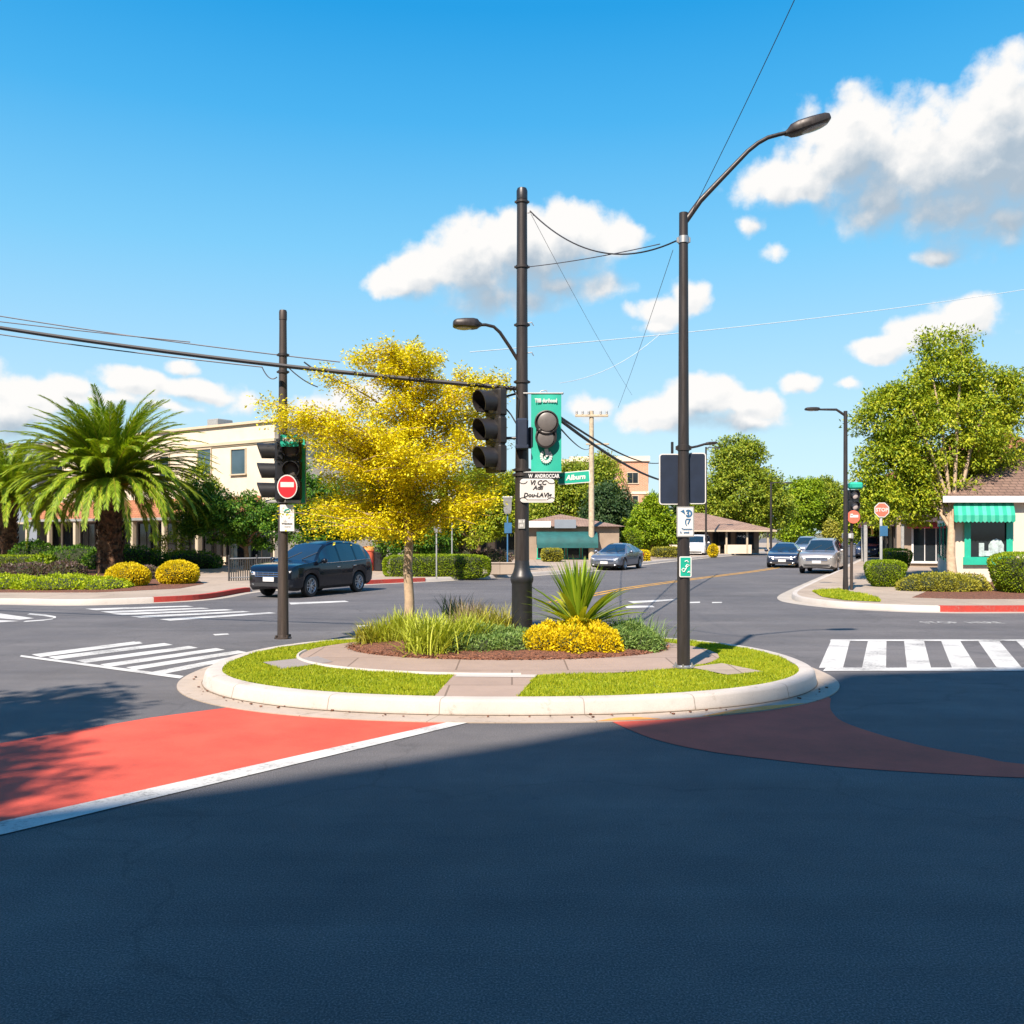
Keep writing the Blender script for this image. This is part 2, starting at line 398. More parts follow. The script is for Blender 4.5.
def metal_pole(name, col, rough=.42):
    m, t, b = newmat(name); oc = objco(t)
    st = N(t, 'ShaderNodeMapping'); t.links.new(oc, st.inputs[0]); st.inputs['Scale'].default_value = (9, 9, .8)
    n = noise(t, 2.0, 6, .65, st.outputs[0]); f = noise(t, 90, 2, .6, oc)
    c = ramp(t, n, [(.3, tuple(x * .75 for x in col)), (.7, tuple(x * 1.3 for x in col))])
    t.links.new(c, b.inputs['Base Color']); b.inputs['Metallic'].default_value = .25
    t.links.new(ramp(t, n, [(.3, (rough - .06,)*3), (.7, (rough + .14,)*3)]), b.inputs['Roughness'])
    bump(t, b, f, .12, .003); return m
M['pole'] = metal_pole('dark_bronze_pole', (.030, .025, .024))
M['pole2'] = metal_pole('brown_pole', (.050, .038, .032), .5)
M['black'] = plain('black_paint', (.014, .015, .018), .42, 0, .25, 8, .1, 90)
M['housing'] = plain('signal_housing', (.018, .016, .016), .45, 0, .2, 8, .1, 90)
M['navy'] = plain('navy_backplate', (.012, .020, .040), .45, 0, .2, 5)
M['steel'] = plain('galvanised_steel', (.42, .42, .42), .4, .8, .15, 12)
M['greysteel'] = plain('grey_post', (.30, .30, .29), .5, .3, .15, 8)
M['white'] = plain('white_enamel', (.56, .56, .55), .45, 0, .06, 4)
M['cream_sign'] = plain('cream_sign', (.52, .50, .47), .5, 0, .06, 6)
M['green_sign'] = plain('green_sign', (.006, .30, .21), .45, 0, .1, 4)
M['teal'] = plain('teal_banner', (.008, .33, .235), .65, 0, .12, 3)
M['red_sign'] = plain('red_sign', (.62, .02, .03), .4, 0, .08, 4)
M['coral_sign'] = plain('faded_red_sign', (.62, .13, .08), .5, 0, .12, 9)
M['orange_sign'] = plain('amber_sign', (.80, .40, .02), .45, 0, .08, 4)
M['blue_sign'] = plain('blue_sign', (.03, .11, .22), .45, 0, .1, 4)
M['cable'] = plain('black_cable', (.008, .008, .011), .6, 0, .1, 4)
M['wire'] = plain('thin_wire', (.07, .07, .085), .5, .3, .1, 4)
M['palewire'] = plain('pale_wire', (.55, .62, .66), .5, .2, .1, 4)
M['glassdark'] = plain('dark_glass', (.015, .020, .024), .06, 0, .2, 2)
M['lens'] = plain('unlit_lens', (.10, .09, .085), .25, 0, .15, 20)
M['lampglass'] = plain('lamp_glass', (.35, .34, .33), .25, 0, .1, 10)
M['bark'] = plain('brown_bark', (.17, .105, .055), .9, 0, .45, 9, .8, 14)
M['palebark'] = plain('pale_bark', (.34, .25, .165), .9, 0, .25, 7, .5, 16)
M['palmbark'] = soil('palm_trunk_scales', (.035, .018, .010), (.19, .10, .055), 7)
M['wood'] = plain('weathered_wood', (.40, .33, .23), .85, 0, .25, 5, .3, 30)
M['tyre'] = plain('tyre_rubber', (.016, .016, .017), .8, 0, .2, 20)
M['rim'] = plain('alloy_rim', (.55, .56, .58), .28, .9, .06, 12)
M['chrome'] = plain('chrome', (.75, .76, .78), .12, 1, .04, 10)
M['headlight'] = plain('headlight_glass', (.62, .64, .66), .08, .3, .1, 30)
M['taillight'] = plain('tail_light', (.35, .01, .012), .2, 0, .1, 10)
M['plastic'] = plain('black_plastic', (.020, .020, .022), .55, 0, .15, 10)
# ================================================================== SETTING
def sheet(name, pts, z, mat, kind='structure'):
    o = MB().face([(p[0], p[1], z) for p in pts]).build(name, mat, smooth=False); o['kind'] = kind; return o
def px_poly(pp, z=0): return [P(x, y, z) for (x, y) in pp]
sheet('ground', [(-2500, -2500), (2500, -2500), (2500, 4000), (-2500, 4000)], -.03, M['ground'])
sheet('road', [(-160, -60), (260, -60), (260, 330), (-160, 330)], 0, M['asphalt'])
def block(edge, far, zt=.15, kw=.17):
    """a raised pavement with its kerb: edge = road-side outline, far = closing points"""
    pts = [Vector((p[0], p[1], 0)) for p in edge]
    inn = []
    for i, p in enumerate(pts):
        t = (pts[min(i+1, len(pts)-1)] - pts[max(i-1, 0)]).normalized(); n = Vector((-t.y, t.x, 0))
        inn.append(p + n * kw)
    return pts, inn
def smooth_px(pp, n=5):
    """Catmull-Rom through a ground outline"""
    out = []
    q = [Vector(p) for p in pp]
    for i in range(len(q) - 1):
        a, b, c, d = q[max(i-1, 0)], q[i], q[i+1], q[min(i+2, len(q)-1)]
        for k in range(n):
            t = k / n
            out.append(.5 * ((2*b) + (c-a)*t + (2*a-5*b+4*c-d)*t*t + (3*b-a-3*c+d)*t**3))
    out.append(q[-1]); return out
def kerbstrip(name, pts, inn, mat, zt=.15):
    V = []; F = []
    for p, q in zip(pts, inn):
        d = (q - p).normalized()
        V += [p + d*0 + Vector((0, 0, -.02)), p + d*.012 + Vector((0, 0, zt-.03)), p + d*.04 + Vector((0, 0, zt+.003)), q + Vector((0, 0, zt+.003)), q + Vector((0, 0, zt-.05))]
    for i in range(len(pts)-1):
        for k in range(4): F.append((5*i+k, 5*i+k+1, 5*i+k+6, 5*i+k+5))
    mb = MB(); mb.add(V, F); o = mb.build(name, mat); o['kind'] = 'structure'; return o
LE = [P(-420, 606), P(-150, 605), P(0, 604), P(70, 605), P(130, 603.5), P(185, 601), P(215, 598), P(250, 592), P(300, 589), P(366, 584.5), P(440, 581), P(511, 577), P(590, 571), P(660, 562.5), P(720, 556.5), P(775, 552)]
le = smooth_px(LE); lp, li = block(le, None)
kerbstrip('kerb', lp, li, M['kerb'])
sheet('pavement', [*li, (60, 170), (-120, 170), (-120, 24)], .15, M['sidewalk'])
REdge = [P(905, 543.5), P(885, 550), P(862, 561), P(838, 573), P(815, 584), P(799, 592), P(792, 596.5), P(793, 600), P(803, 603), P(835, 607), P(880, 610), P(940, 612), P(1024, 612), P(1400, 611)]
re_ = smooth_px(REdge); rp, ri = block(re_, None)
kerbstrip('kerb', rp, ri, M['kerb'])
sheet('pavement', [*ri, (130, 30), (130, 185), (60, 185)], .15, M['sidewalk'])
# light concrete gutter along the right-hand corner
def offset(pts, d):
    o = []
    for i, p in enumerate(pts):
        t = (pts[min(i+1, len(pts)-1)] - pts[max(i-1, 0)]).normalized(); o.append(p + Vector((-t.y, t.x, 0)) * d)
    return o
def ribbon(name, a, b, za, zb, mat):
    V = [(p[0], p[1], za) for p in a] + [(p[0], p[1], zb) for p in b]; n = len(a)
    o = MB().add(V, [(i, i+1, n+i+1, n+i) for i in range(n-1)]).build(name, mat, smooth=False); o['kind'] = 'structure'; return o
ribbon('gutter', offset(re_, -.42), offset(re_, .01), .005, .006, M['gutter'])
ribbon('gutter', offset(le, -.38), offset(le, .01), .005, .006, M['gutter'])
# painted red kerbs
def redkerb(a, b, edge):
    s = [p for p in edge if a[0] - 1e-6 <= (p.x) <= b[0] + 1e-6]
    if len(s) < 2: return
    o1 = offset(s, -.012); o2 = offset(s, .185)
    V = []; F = []
    for p, q in zip(o1, o2):
        V += [(p.x, p.y, .0), (p.x, p.y, .157), (q.x, q.y, .157)]
    for i in range(len(s)-1):
        for k in range(2): F.append((3*i+k, 3*i+k+1, 3*i+k+4, 3*i+k+3))
    o = MB().add(V, F).build('red_kerb_paint', M['red_kerb'], smooth=False); o['kind'] = 'structure'
for (x0, x1) in ((155, 212), (238, 258), (365, 428)):
    redkerb((P(x0, 601 if x0 < 200 else (592 if x0 < 300 else 584.5)).x,), (P(x1, 598 if x0 < 200 else (591 if x0 < 300 else 581.5)).x,), le)
redkerb((P(932, 611).x,), (P(1300, 611).x,), re_[45:])
def poly(name, pp, z, mat): return sheet(name, px_poly(pp), z, mat)
# red strip along the inside of the right pavement, front concrete apron
# ------------------------------------------------------------------ traffic island
def se(cx, cy, rx, rf, rb, n=2.25, k=120, amax=2*PI):
    out = []
    for i in range(k):
        a = 2 * PI * i / k; c, s = math.cos(a), math.sin(a)
        r = (abs(c) ** n + abs(s) ** n) ** (-1 / n)
        out.append(Vector((cx + rx * r * c, cy + (rb if s > 0 else rf) * r * s, 0)))
    return out
IC = 12.9
E_lawn = se(-.02, IC, 3.98, 2.86, 3.35)
E_top = se(-.02, IC, 4.12, 2.985, 3.47)
E_foot = se(-.03, IC, 4.22, 3.07, 3.56)
E_gut = se(-.05, IC, 4.50, 3.45, 3.72)
E_pav = se(-.05, 13.7, 3.16, 2.10, 2.30, 2.1)
E_bed = se(-.06, 14.55, 2.56, 1.60, 1.35, 2.1)
def ringmesh(name, rings, mat, kind='structure'):
    n = len(rings[0][0]); V = []; F = []
    for (r, z) in rings: V += [(p.x, p.y, z) for p in r]
    for j in range(len(rings)-1):
        for i in range(n): F.append((j*n+i, j*n+(i+1) % n, (j+1)*n+(i+1) % n, (j+1)*n+i))
    o = MB().add(V, F).build(name, mat); o['kind'] = kind; return o
def island_concrete():
    m = M['kerb'].copy(); m.name = 'island_kerb_concrete'; t = m.node_tree; b = t.nodes['Principled BSDF']
    s = N(t, 'ShaderNodeSeparateXYZ'); t.links.new(objco(t), s.inputs[0])
    a = Mth(t, 'ARCTAN2', s.outputs[0], Mth(t, 'SUBTRACT', s.outputs[1], 12.9))
    f = Mth(t, 'ABSOLUTE', Mth(t, 'SUBTRACT', Mth(t, 'FRACT', Mth(t, 'MULTIPLY', a, 2.6)), .5))
    j = ramp(t, f, [(.0, (.35, .33, .30)), (.006, (1, 1, 1))])
    st = noise(t, 3.2, 6, .75)
    # runs and scuffs
    sc = ramp(t, st, [(.28, (.55, .50, .43)), (.42, (1, 1, 1))])
    zz = ramp(t, s.outputs[2], [(.0, (.80, .74, .66)), (.035, (1, 1, 1))])
    src = b.inputs['Base Color'].links[0].from_socket
    c = mixc(t, 1, mixc(t, 1, mixc(t, 1, src, j, 'MULTIPLY'), sc, 'MULTIPLY'), zz, 'MULTIPLY')
    t.links.new(c, b.inputs['Base Color']); return m
M['ikerb'] = island_concrete()
def lerp(A, B, t): return [a.lerp(b, t) for a, b in zip(A, B)]
M['mulch_silt'] = plain('gutter_silt', (.16, .12, .085), .95, 0, .4, 18, .4, 60)
def gutter_mat():
    m = M['ikerb'].copy(); m.name = 'island_gutter_concrete'; t = m.node_tree; b = t.nodes['Principled BSDF']
    src = b.inputs['Base Color'].links[0].from_socket
    d1 = ramp(t, noise(t, 5.5, 6, .75), [(.28, (.66, .58, .50)), (.42, (1, 1, 1))])
    c = mixc(t, 1, mixc(t, 1, src, d1, 'MULTIPLY'), (1.04, .99, .95), 'MULTIPLY'); t.links.new(c, b.inputs['Base Color']); return m
M['igutter'] = gutter_mat()
ringmesh('island_gutter', [(E_gut, .001), (E_gut, .014), (lerp(E_gut, E_foot, .8), .007), (E_foot, .006)], M['igutter'])
# line of silt caught against the kerb
rs = random.Random(9); sa = []; sb_ = []
for i in range(121):
    q = i % 120; wd = .05 + .10*max(0, math.sin(i*.37)*math.sin(i*.113+1)) ; sa.append(E_foot[q].lerp(E_gut[q], .0)); sb_.append(E_foot[q].lerp(E_gut[q], min(.40, .7*wd*rs.uniform(.7, 1.5))))
ribbon('gutter_silt', sb_, sa, .0115, .0135, M['mulch_silt'])
ringmesh('island_kerb', [(E_foot, .012), (lerp(E_foot, E_top, .28), .140), (lerp(E_foot, E_top, .5), .164), (lerp(E_foot, E_top, .85), .174), (E_lawn, .176), (E_lawn, .14)], M['ikerb'])
# grit washed into the gutter
rg = random.Random(4)
grit = MB()
for k in range(60):
    i = rg.randint(58, 112)
    p = E_foot[i].lerp(E_gut[i], rg.uniform(.03, .5)); s = rg.uniform(.008, .026)
    grit.bbox((p.x, p.y, .016 + s*.2), (s*1.4, s, s*.5), s*.2, rz=rg.uniform(0, 3))
o = grit.build('gutter_litter', M['mulch']); o['kind'] = 'stuff'
sheet('island_turf', E_lawn, .158, M['turf'])
sheet('island_paving', E_pav, .172, M['paver'])
GAP = px_poly([(455, 674), (537, 675), (517, 697.5), (434, 697)], .17)
SL1 = px_poly([(263, 662.5), (318, 656.5), (333, 662), (281, 669.5)], .17)
SL2 = px_poly([(690, 667.5), (722, 663.5), (764, 672), (727, 675)], .17)
sheet('paved_gap', GAP, .1755, M['paver']); sheet('stone_slab', SL1, .176, M['slab']); sheet('concrete_strip', SL2, .176, M['sidewalk'])
sheet('concrete_strip', px_poly([(457, 674.5), (537, 675.3), (535, 678), (455, 677.3)], .17), .180, M['kerb'])
# thin pale edging round the left end of the paving
ed = [E_pav[i] for i in range(58, 92)]
o = MB().tube([(p.x, p.y, .172) for p in ed], .028, 6).build('paving_edging', M['kerb']); o['kind'] = 'structure'
# lawn blades
def inside(pts, x, y):
    n = len(pts); r = np.zeros(len(x), bool)
    for i in range(n):
        a, b = pts[i], pts[(i+1) % n]
        c = ((a[1] > y) != (b[1] > y))
        with np.errstate(divide='ignore', invalid='ignore'):
            xi = (b[0]-a[0]) * (y-a[1]) / (b[1]-a[1] + 1e-12) + a[0]
        r ^= c & (x < xi)
    return r
rng = np.random.default_rng(7)
def lawn(name, outer, holes, n, h, z, w=.016, seed=1):
    r = np.random.default_rng(seed)
    xs = [p[0] for p in outer]; ys = [p[1] for p in outer]
    x = r.uniform(min(xs), max(xs), n); y = r.uniform(min(ys), max(ys), n)
    k = inside(outer, x, y)
    for hh in holes: k &= ~inside(hh, x, y)
    x, y = x[k], y[k]; m = len(x)
    pos = np.stack([x, y, np.full(m, z)], 1)
    ax = np.stack([r.normal(0, .45, m), r.normal(0, .45, m), np.ones(m)], 1)
    nr = np.stack([r.normal(0, 1, m), r.normal(0, 1, m), np.zeros(m)], 1)
    L = h * r.uniform(.6, 1.35, m) * (.8 + .35 * np.sin(x * 5.1 + 1.3 * np.sin(y * 4)) * np.cos(y * 6.2))
    o = leafmesh(name, pos, ax, nr, L, w * r.uniform(.7, 1.3, m), M['blade'], belly=.35); setp(o, kind='stuff'); return o
lawn('grass', E_lawn, [E_pav, GAP, SL1, SL2], 300000, .046, .155, .011, 3)
corner_grass = px_poly([(812, 591.5), (840, 590.5), (878, 598.5), (880, 602), (845, 600.5), (822, 597)], .15)
sheet('corner_turf', corner_grass, .158, M['turf']); lawn('grass', corner_grass, [], 9000, .09, .158, .03, 5)
# mulch bed, mounded
bed = []
for t_, z in ((1, .168), (.97, .195), (.8, .25), (.5, .30), (.15, .32)):
    bed.append(([Vector((-.06, 14.55, 0)).lerp(p, t_) for p in E_bed], z))
ringmesh('mulch_bed', bed, M['mulch'])
r = np.random.default_rng(11); n = 9000
a = r.uniform(0, 2*PI, n); q = np.sqrt(r.uniform(.30, 1.04, n))
bx = -.06 + 2.56 * q * np.cos(a); by = 14.55 + np.where(np.sin(a) > 0, 1.35, 1.60) * q * np.sin(a)
bz = .19 + .13 * np.clip(1 - q, 0, 1)
o = leafmesh('mulch_chips', np.stack([bx, by, bz], 1), r.normal(0, 1, (n, 3)) * [1, 1, .3], r.normal(0, .5, (n, 3)) + [0, 0, 1], r.uniform(.03, .075, n), r.uniform(.012, .028, n), leafmat('bark_chip', [(.07, .025, .014), (.19, .075, .038), (.30, .14, .08)], 0)); o['kind'] = 'stuff'
# ------------------------------------------------------------------ road markings
def gut_px(i): return E_gut[i % 120]
def extend(a, b, k): return b + (b - a) * k
# red lane on the left: bounded by the gutter, the white line and the far edge
LNa, LNb = P(449, 722.5), P(0, 822.5); LNc, LNd = P(473, 722), P(0, 836)
far1 = extend(LNa, LNb, 1.2); far2 = extend(LNc, LNd, 1.2)
UP = [P(252, 704.5), P(150, 718), P(0, 743.5)]; upfar = extend(UP[0], UP[2], 1.5)
gi0 = min(range(120), key=lambda i: (E_gut[i] - UP[0]).length); gi1 = min(range(120), key=lambda i: (E_gut[i] - LNa).length)
sheet('red_lane_paint', [*[E_gut[i] for i in range(gi1, gi0 - 1, -1)], *UP, upfar, far1, LNb, LNa] if gi1 > gi0 else [*[E_gut[i] for i in range(gi1, gi0 - 1, -1)], *UP, upfar, far1], .004, M['red_paint'])
sheet('lane_line', [LNa, LNc, far2, far1], .0075, M['white_paint'])
# red swoosh on the right
lo = smooth_px([P(612, 722), P(650, 738), (P(700, 750)), P(760, 758.5), P(850, 768), P(950, 774.5), P(1024, 778), P(1200, 783), P(1500, 784)], 4)
hi = smooth_px([P(831, 699), P(830, 706), P(832, 712), P(843, 722), P(880, 735), P(930, 748), P(980, 757), P(1024, 764.5), P(1200, 776), P(1500, 783)], 4)
g0 = min(range(120), key=lambda i: (E_gut[i] - lo[0]).length); g1 = min(range(120), key=lambda i: (E_gut[i] - hi[0]).length)
if g1 < g0: g1 += 120
sheet('red_lane_paint', [*lo, *reversed(hi), *[E_gut[i % 120] for i in range(g1, g0 - 1, -1)]], .004, M['red_paint'])
# orange kerb paint, worn
def blotch(i0, i1, a, b):
    ia = [E_foot[i % 120].lerp(E_gut[i % 120], a) for i in range(i0, i1+1)]; ib = [E_foot[i % 120].lerp(E_gut[i % 120], b) for i in range(i0, i1+1)]
    n_ = len(ia)
    for k in range(n_):
        w = math.sin(PI * k / (n_ - 1)); m_ = ib[k]; ia[k] = m_.lerp(ia[k], w)
    ribbon('orange_kerb_paint', ia, ib, .017, .017, M['orange_paint'])
M['orange_paint'] = paint('orange_road_paint', (.75, .30, .06), .5, (.6, .5, .38))
blotch(99, 106, .45, .98); blotch(94, 97, .55, .98)
def marks(name, quads, mat=None, z=.005):
    mb = MB()
    for qd in quads: mb.face([(p.x, p.y, z) for p in px_poly(qd)])
    o = mb.build(name, mat or M['white_paint'], smooth=False); o['kind'] = 'structure'; return o
tops = [(831, 850), (868, 886.5), (904, 924), (941, 960), (978, 999), (1016, 1037), (1054, 1076), (1093, 1116), (1132, 1156)]
bots = [(819, 843), (862, 886), (907, 931), (952, 977), (997, 1022), (1043, 1068), (1088, 1114), (1134, 1160), (1180, 1207)]
marks('crosswalk', [((a, 640.8), (b, 640.8), (d, 668), (c, 668)) for (a, b), (c, d) in zip(tops, bots)], z=.004)
marks('crosswalk_edge_line', [((826, 668), (1300, 668), (1300, 671.3), (823, 671.3)), ((831, 639.8), (1300, 639.8), (1300, 641.4), (830, 641.4))], z=.0075)
st = [((35.5, 655), (139, 642.5)), ((52, 657.5), (169, 644)), ((80, 661), (194, 647)), ((104, 665), (221, 649)), ((130, 668), (243, 651.5)), ((156, 672.5), (246, 656))]
marks('crosswalk', [((a[0]-4, a[1]-.4), (b[0]-5, b[1]-.8), (b[0]+4, b[1]+1.0), (a[0]+5, a[1]+2.2)) for a, b in st], z=.004)
marks('crosswalk_edge_line', [((21, 655.5), (184, 676.5), (180, 679), (20, 657.2)), ((100, 646), (139, 642), (142, 642.8), (104, 647))], z=.0075)
st2 = [((88, 609.5), (190, 606.2)), ((103, 612.3), (206, 608.2)), ((114, 614.4), (230, 609.8)), ((133, 617), (247, 611.6)), ((162, 620), (273, 612.8))]
marks('crosswalk', [((a[0]-3, a[1]-.6), (b[0]-4, b[1]-.4), (b[0]+4, b[1]+.5), (a[0]+8, a[1]+.9)) for a, b in st2])
marks('lane_marking', [((-60, 611), (0, 613.6), (34, 618.4), (20, 620), (-60, 614)), ((-60, 619.5), (0, 620.3), (20, 621.2), (0, 622.5), (-60, 622.3))])
cv = [(30, 613.5), (46, 614.8), (56, 616.5), (56, 618.2), (46, 619.6), (26, 621)]
marks('lane_marking', [(cv[i], cv[i+1], (cv[i+1][0]-3, cv[i+1][1]+1.2), (cv[i][0]-3, cv[i][1]+1.2)) for i in range(5)])
marks('lane_marking', [((289, 602.8), (345, 600.8), (349, 602), (291, 604.6)), ((213, 634.4), (228, 633.6), (229, 634.8), (215, 635.8)), ((356, 625.8), (366, 625), (368, 626), (358, 627)),
                       ((628, 601.5), (672, 599.3), (676, 600.2), (634, 603.6)), ((624, 606), (652, 605.6), (655, 607.4), (627, 608.2)), ((684, 602.2), (700, 601.8), (700, 603), (684, 603.4)), ((712, 602.2), (722, 602), (722, 603), (712, 603.2))])
# double yellow centre line, curving away
yl = smooth_px([P(560, 603), P(600, 595), P(640, 587.5), P(700, 579), P(765, 570.5), P(800, 564)], 5)
for d in (0, .32):
    ribbon('centre_line', offset(yl, d), offset(yl, d + .13), .005, .005, M['yellow_paint'])
# words worn into the far lane
wt = bpy.data.objects.new('road_lettering', None)
bpy.data.objects.remove(wt)
p0 = P(965, 622.8)
def roadtext(s, px, py, size):
    c = bpy.data.curves.new('road_lettering', 'FONT'); c.body = s; c.size = size; c.align_x = 'CENTER'; c.align_y = 'CENTER'
    t = bpy.data.objects.new('tmp', c); COL.objects.link(t); dg = bpy.context.evaluated_depsgraph_get()
    me = bpy.data.meshes.new_from_object(t.evaluated_get(dg)); bpy.data.objects.remove(t); me.materials.clear(); me.materials.append(M['white_paint'])
    o = bpy.data.objects.new('road_lettering', me); COL.objects.link(o); o.location = (*P(px, py).xy, .006); o.scale = (1.0, 1.6, 1); o['kind'] = 'structure'
roadtext('STOP  HERE', 962, 622.8, .34)

# ================================================================== POLES AND SIGNALS
def visor(r, L, a0=-50, a1=230, n=16):
    vs = []; fs = []
    for k in range(n + 1):
        a = R(a0 + (a1 - a0) * k / n); c, s = math.cos(a), math.sin(a)
        cut = L * (1 - .16 * (1 - s))
        vs += [(r*c, 0, r*s), (r*1.02*c, -cut, r*1.02*s), ((r-.012)*c, -cut, (r-.012)*s), ((r-.012)*c, 0, (r-.012)*s)]
    for k in range(n):
        for j in range(3): fs.append((4*k+j, 4*k+j+1, 4*k+j+5, 4*k+j+4))
    return vs, fs
def signal(parent, loc, rz, h, w, d=.2, n=3, vl=.28, mat=None, lensmat=None):
    mat = mat or M['housing']
    mb = MB(); s = h / n
    for k in range(n): mb.bbox((0, d/2, h/2 - s*(k+.5)), (w, d, s - .006), .03)
    mb.bbox((0, d*.45, 0), (w*.9, d*.8, h - .04), .02)
    mb.bbox((0, d + .012, 0), (w*.5, .03, h*.8), .01)
    hd = mb.build('signal_head', mat, parent); hd.location = loc; hd.rotation_euler = (0, 0, rz)
    rr = min(w, s) * .42
    for k in range(n):
        z = h/2 - s*(k+.5)
        vs, fs = visor(rr, vl)
        MB().add(vs, fs, Matrix.Translation((0, .004, z))).build('visor', mat, hd)
        MB().ell((0, .005, z), (rr*.9, .03, rr*.9), 16, 6).build('lens', lensmat or M['lens'], hd)
    return hd
def lamp_head(parent, p, dirv, L, W, H):
    """street lamp head: flattened tapered body along dirv from p, glass underneath"""
    x = Vector(dirv).normalized(); y = Vector((0, 0, 1)).cross(x).normalized(); z = x.cross(y)
    T = Matrix((( x.x, y.x, z.x, p[0]), (x.y, y.y, z.y, p[1]), (x.z, y.z, z.z, p[2]), (0, 0, 0, 1)))
    vs = []; fs = []
    st_ = [(0, .30, .30), (.07, .42, .5), (.15, .72, .9), (.3, .95, 1), (.6, 1, .95), (.88, .96, .8), (.97, .80, .6), (1, .55, .4)]
    n_ = 14
    for (t, ww, hh) in st_:
        for k in range(n_):
            a = 2*PI*k/n_; c, s = math.cos(a), math.sin(a)
            cy = math.copysign(abs(c)**.5, c); cz = math.copysign(abs(s)**.55, s)
            vs.append((t*L, cy*W/2*ww, (cz*H*.5*hh if s > 0 else cz*H*.32*hh)))
    for i in range(len(st_)-1):
        for k in range(n_): fs.append((i*n_+k, i*n_+(k+1) % n_, (i+1)*n_+(k+1) % n_, (i+1)*n_+k))
    fs += [tuple(reversed(range(n_))), tuple(range((len(st_)-1)*n_, len(st_)*n_))]
    o = MB().add(vs, fs, T).build('lamp_head', M['pole'], parent)
    MB().ell((L*.62, 0, -H*.27), (L*.30, W*.36, H*.14), 14, 6, T).build('lamp_glass', M['lampglass'], o)
    return o
def band(parent, z, r, h=.05, name='clamp_band', mat=None, lugs=True):
    mb = MB().lathe([(r, z-h/2), (r+.012, z-h/2+.004), (r+.012, z+h/2-.004), (r, z+h/2)], 16)
    if lugs:
        mb.bbox((r+.018, 0, z), (.03, .03, h*.7), .005); mb.bbox((-r-.018, 0, z), (.03, .03, h*.7), .005)
    return mb.build(name, mat or M['pole'], parent)
def plate(parent, name, c, w, h, mat, border=None, rz=0, rad=.02, th=.008):
    """a sign plate facing -Y at local centre c, rounded corners"""
    def rr(w, h, r, n=4):
        o = []
        for (sx, sy, a0) in ((1, 1, 0), (-1, 1, 90), (-1, -1, 180), (1, -1, 270)):
            for k in range(n+1):
                a = R(a0 + 90*k/n); o.append((sx*(w/2-r) + r*math.cos(a), sy*(h/2-r) + r*math.sin(a)))
        return o
    T = Matrix.Rotation(R(90), 4, 'X')
    if border:
        o = MB().prism(rr(w, h, rad), 0, th, T).build(name, border, parent, smooth=False)
        MB().prism(rr(w-.03, h-.03, max(.004, rad-.012)), th, th+.003, T).build('sign_face', mat, o, smooth=False)
    else:
        o = MB().prism(rr(w, h, rad), 0, th, T).build(name, mat, parent, smooth=False)
    o.location = c; o.rotation_euler = (0, 0, rz); return o
# ---- centre pole
PY = 14.7; Zp = lambda y, Y=PY: CAMH + (HY - y) / FPX * Y
B0 = .26
cp = thing('signal_pole', (Q(522, 600, PY).x, PY, B0), 'tall black pole with fluted base, green banner and white scroll sign', 'traffic signal pole')
L_ = lambda y: Zp(y) - B0
nfl = 16
MB().lathe([(.20, 0), (.20, .03), (.178, .05), (.172, .4), (.170, L_(584)), (.182, L_(582)), (.192, L_(580)), (.192, L_(577)), (.178, L_(575)), (.15, L_(572)), (.128, L_(567)), (.118, L_(560))], 12, rot=.2).build('base', M['black'], cp, smooth=True)
MB().lathe([(.117, L_(561)), (.112, L_(480)), (.095, L_(380)), (.083, L_(199))], 20).build('pole', M['pole'], cp)
MB().lathe([(.088, L_(200)), (.090, L_(199)), (.090, L_(191)), (.075, L_(188.6)), (.02, L_(188))], 18).build('cap', M['black'], cp)
for y in (202, 267, 325, 382, 475, 470): band(cp, L_(y), .088 + .00008*(y-200) + (.012 if y > 460 else 0))
for y in (323, 353, 213): MB().tube([(.09, 0, L_(y)), (.16, -.02, L_(y)+.005), (.19, -.02, L_(y)-.05)], .009, 6).build('hook', M['steel'], cp)
def lx(px, Y=PY, o=cp): return (px - 512) / FPX * Y - o.location.x
arm = MB().tube([(-.06, 0, L_(361)), (lx(510), -.05, L_(348)), (lx(500), -.12, L_(334)), (lx(494), -.16, L_(329)), (lx(486), -.2, L_(327.6)), (lx(480), -.22, L_(328))], [.028, .028, .027, .026, .025, .025], 10).build('lamp_arm', M['pole'], cp)
lamp_head(cp, (lx(482), -.21, L_(328)), (-1, -.12, -.01), .46, .30, .20)
signal(cp, (lx(492), -.10, L_(431.5)), -R(56), 1.36, .45, .16, 3, .30)
mb = MB()
mb.tube([(lx(500), .02, L_(438)), (0, 0, L_(438))], .022, 8).tube([(lx(500), .02, L_(398)), (0, 0, L_(392))], .018, 8).tube([(lx(502), 0, L_(392)), (lx(512), -.05, L_(388)), (-.05, -.1, L_(400)), (-.08, -.1, L_(420))], .014, 6)
mb.tube([(lx(503), 0, L_(405)), (lx(511), -.05, L_(415)), (-.02, -.1, L_(432))], .012, 6)
mb.build('signal_bracket', M['black'], cp)
cb = MB().bbox((.0, -.16, L_(435)), (.20, .16, .50), .03).bbox((.0, -.16, L_(448)), (.22, .18, .07), .02).bbox((.14, -.02, L_(438)), (.08, .16, .34), .02).build('control_box', M['navy'], cp)
MB().bbox((0, -.243, L_(435)), (.15, .01, .40), .004).build('cabinet_door', M['navy'], cb)
